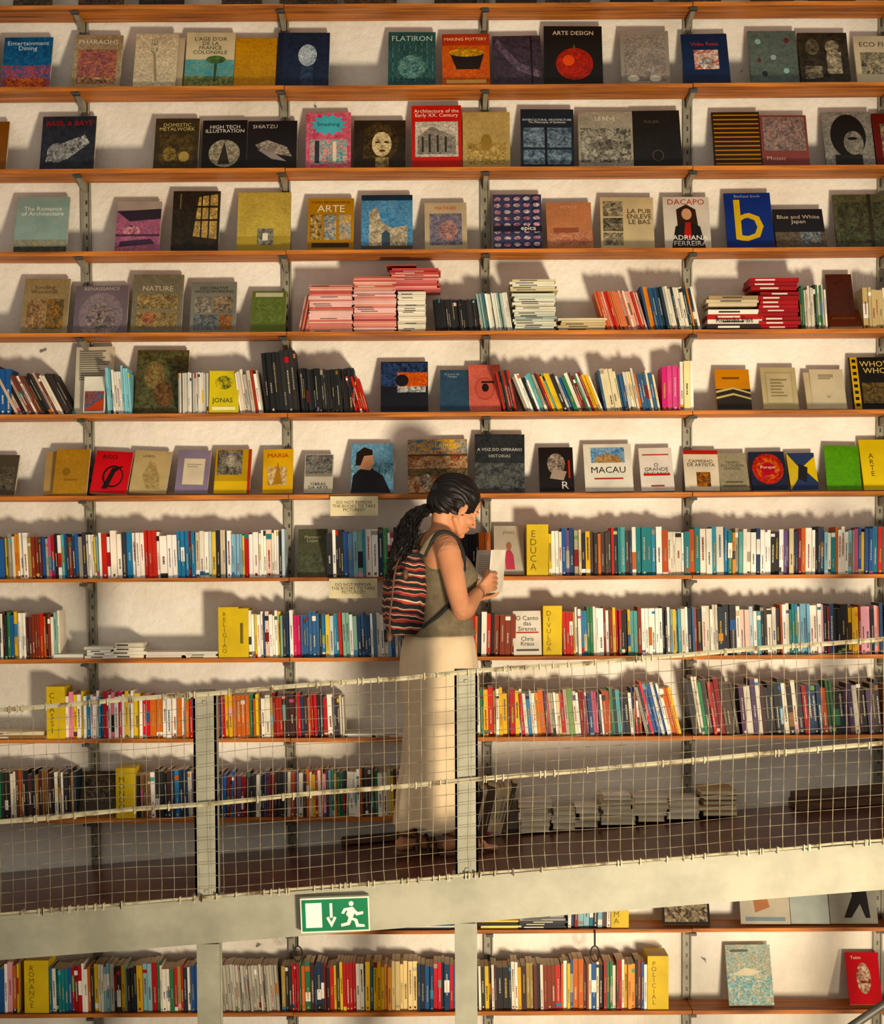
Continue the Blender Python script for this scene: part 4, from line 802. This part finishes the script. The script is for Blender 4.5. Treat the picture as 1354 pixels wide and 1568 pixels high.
for (fx, fy) in (FR, FL):
    g = SL*fx; bm = bm_new(); n = 28; lo = []; hi = []
    for i in range(n):
        t = 2*math.pi*i/n; ux = math.cos(t); uy = math.sin(t); w = .036+.010*(ux*.5+.5)
        x = fx+.105+.118*ux; y = fy+w*uy
        lo.append(bm.verts.new((x, y, g+.001+max(0, SL*(x-fx)*.8)))); hi.append(bm.verts.new((x*1, y, g+.022)))
    bm.faces.new(list(reversed(lo))); bm.faces.new(hi)
    for i in range(n): bm.faces.new((lo[i], lo[(i+1) % n], hi[(i+1) % n], hi[i]))
    finish(bm, 'sandal_sole', 'leather')
    for x, hgt, wd in ((.155, .052, .046), (.125, .066, .04), (.08, .092, .036)):
        tube('sandal_strap', [(fx+x, fy+wd*math.cos(q), g+.018+hgt*math.sin(q)) for q in [k*math.pi/8 for k in range(9)]], .006, 'leather', woman)
    tube('ankle_strap', [(fx+.04+.042*math.cos(q), fy+.038*math.sin(q), g+.085-.01*math.cos(q)) for q in [k*math.pi/6 for k in range(12)]], .005, 'leather', woman, cyclic=True)
ax = (RW-Vector((.095, -.175, 1.022))).normalized(); u = ax.cross(Vector((0, 0, 1))).normalized(); v = ax.cross(u)
cc = RW-ax*.02
tube('bracelet', [cc+u*.027*math.cos(q)+v*.027*math.sin(q) for q in [k*math.pi/6 for k in range(12)]], .0025, 'leather', woman, cyclic=True)
# open book in her hands
a = Acc(['paper'])
sb = Vector((.285, .048, 1.052)); st = Vector((.3, .048, 1.225))
for s, e0 in ((-1, Vector((.198, -.072, 1.052))), (1, Vector((.2, .165, 1.052)))):
    e1 = e0+(st-sb); nn = (e0-sb).cross(st-sb).normalized()
    if nn.x < 0: nn = -nn
    for off0, off1, c, sh in ((0, .002, 'e8e0d0', 0), (-.008, -.0002, 'efe9d8', .004)):
        q = [sb, e0, e1, st]; ce = sum(q, Vector())/4; q = [p+(ce-p)*sh*4 for p in q]
        a.hexa([p+nn*off1 for p in q]+[p+nn*off0 for p in q], c=c)
    o_ = sb-nn*.0085
    d1 = (e0-sb); d2 = (st-sb)
    for i in range(16):
        v_ = .1+.05*i; a.poly([o_+d1*.12+d2*v_, o_+d1*.88+d2*v_, o_+d1*.88+d2*(v_+.014), o_+d1*.12+d2*(v_+.014)], 'b8b2a4')
a.build('open_book', parent=woman)
# backpack
bm = bm_new()
def bagf(x, y, z, t, cx, cy):
    k = 1+.02*math.sin(z*50+t)+.03*math.sin(4*t+z*20); return cx+(x-cx)*k, cy+(y-cy)*k, z
loft(bm, interp([(-.135, -.01, .885, .035, .05, 2), (-.136, -.01, .897, .068, .098, 2.5), (-.140, -.01, .955, .080, .118, 2.8), (-.138, -.01, 1.03, .082, .122, 2.8), (-.133, -.01, 1.11, .076, .114, 2.6), (-.126, -.01, 1.17, .064, .096, 2.4), (-.12, -.01, 1.2, .043, .068, 2.2), (-.12, -.01, 1.215, .05, .072, 2.2), (-.12, -.01, 1.235, .03, .04, 2)], 40), seg=64, fn=bagf)
finish(bm, 'backpack_bag', 'stripe')
bm = bm_new(); ell(bm, (-.168, -.03, .985), (.052, .088, .062)); finish(bm, 'backpack_pocket', 'stripe')
for s in (-1, 1):
    tube('backpack_strap', [(-.07, s*.075, 1.2), (-.04, s*.1, 1.28), (.01, s*.108, 1.302), (.06, s*.11, 1.27), (.088, s*.118, 1.18), (.06, s*.15, 1.07), (-.02, s*.155, .97), (-.09, s*.12, .92)], .0085, 'black', woman)
tube('backpack_cord', [(-.17, -.08, 1.2), (-.2, -.12, 1.16), (-.212, -.128, 1.05), (-.225, -.12, .95), (-.222, -.12, .9)], .004, 'leather', woman)
tube('backpack_tie', [(-.12+.052*math.cos(q), -.01+.075*math.sin(q), 1.207) for q in [k*math.pi/6 for k in range(12)]], .006, 'black', woman, cyclic=True)
for q in ((-.225, -.12, .885), (-.16, -.13, 1.13)):
    bm = bm_new(); ell(bm, q, (.012, .012, .022)); finish(bm, 'tassel', 'leather')
wx = un(672, 1295, -.5).x; wy = -.5
woman.location = (wx, wy, floorz(wx, wy)+.002); woman.rotation_euler = (0, 0, math.radians(14)); woman.scale = (1.015,)*3

# ---------------------------------------------------------------- lights
def spot(name, loc, tgt, power, col, size, ang, blend):
    l = bpy.data.lights.new(name, 'SPOT'); l.energy = power; l.color = col; l.shadow_soft_size = size; l.spot_size = math.radians(ang); l.spot_blend = blend
    o = bpy.data.objects.new(name, l); sc.collection.objects.link(o); o.location = loc
    o.rotation_euler = (Vector(tgt)-Vector(loc)).to_track_quat('-Z', 'Y').to_euler()
spot('floor_floodlight', (2.1, -6.2, .7), (0.25, 0, 3.45), 2350, (1, .83, .60), .42, 60, 1.0)
spot('sunlight_spot', (3.2, -3.6, 1.1), (1.35, 0, 1.55), 190, (1, .74, .42), .12, 38, .6)  # added spot standing in for low sunlight on the lower right shelves
w = bpy.data.worlds.new('world'); sc.world = w; w.use_nodes = True
w.node_tree.nodes['Background'].inputs[0].default_value = (1, .90, .77, 1); w.node_tree.nodes['Background'].inputs[1].default_value = .50
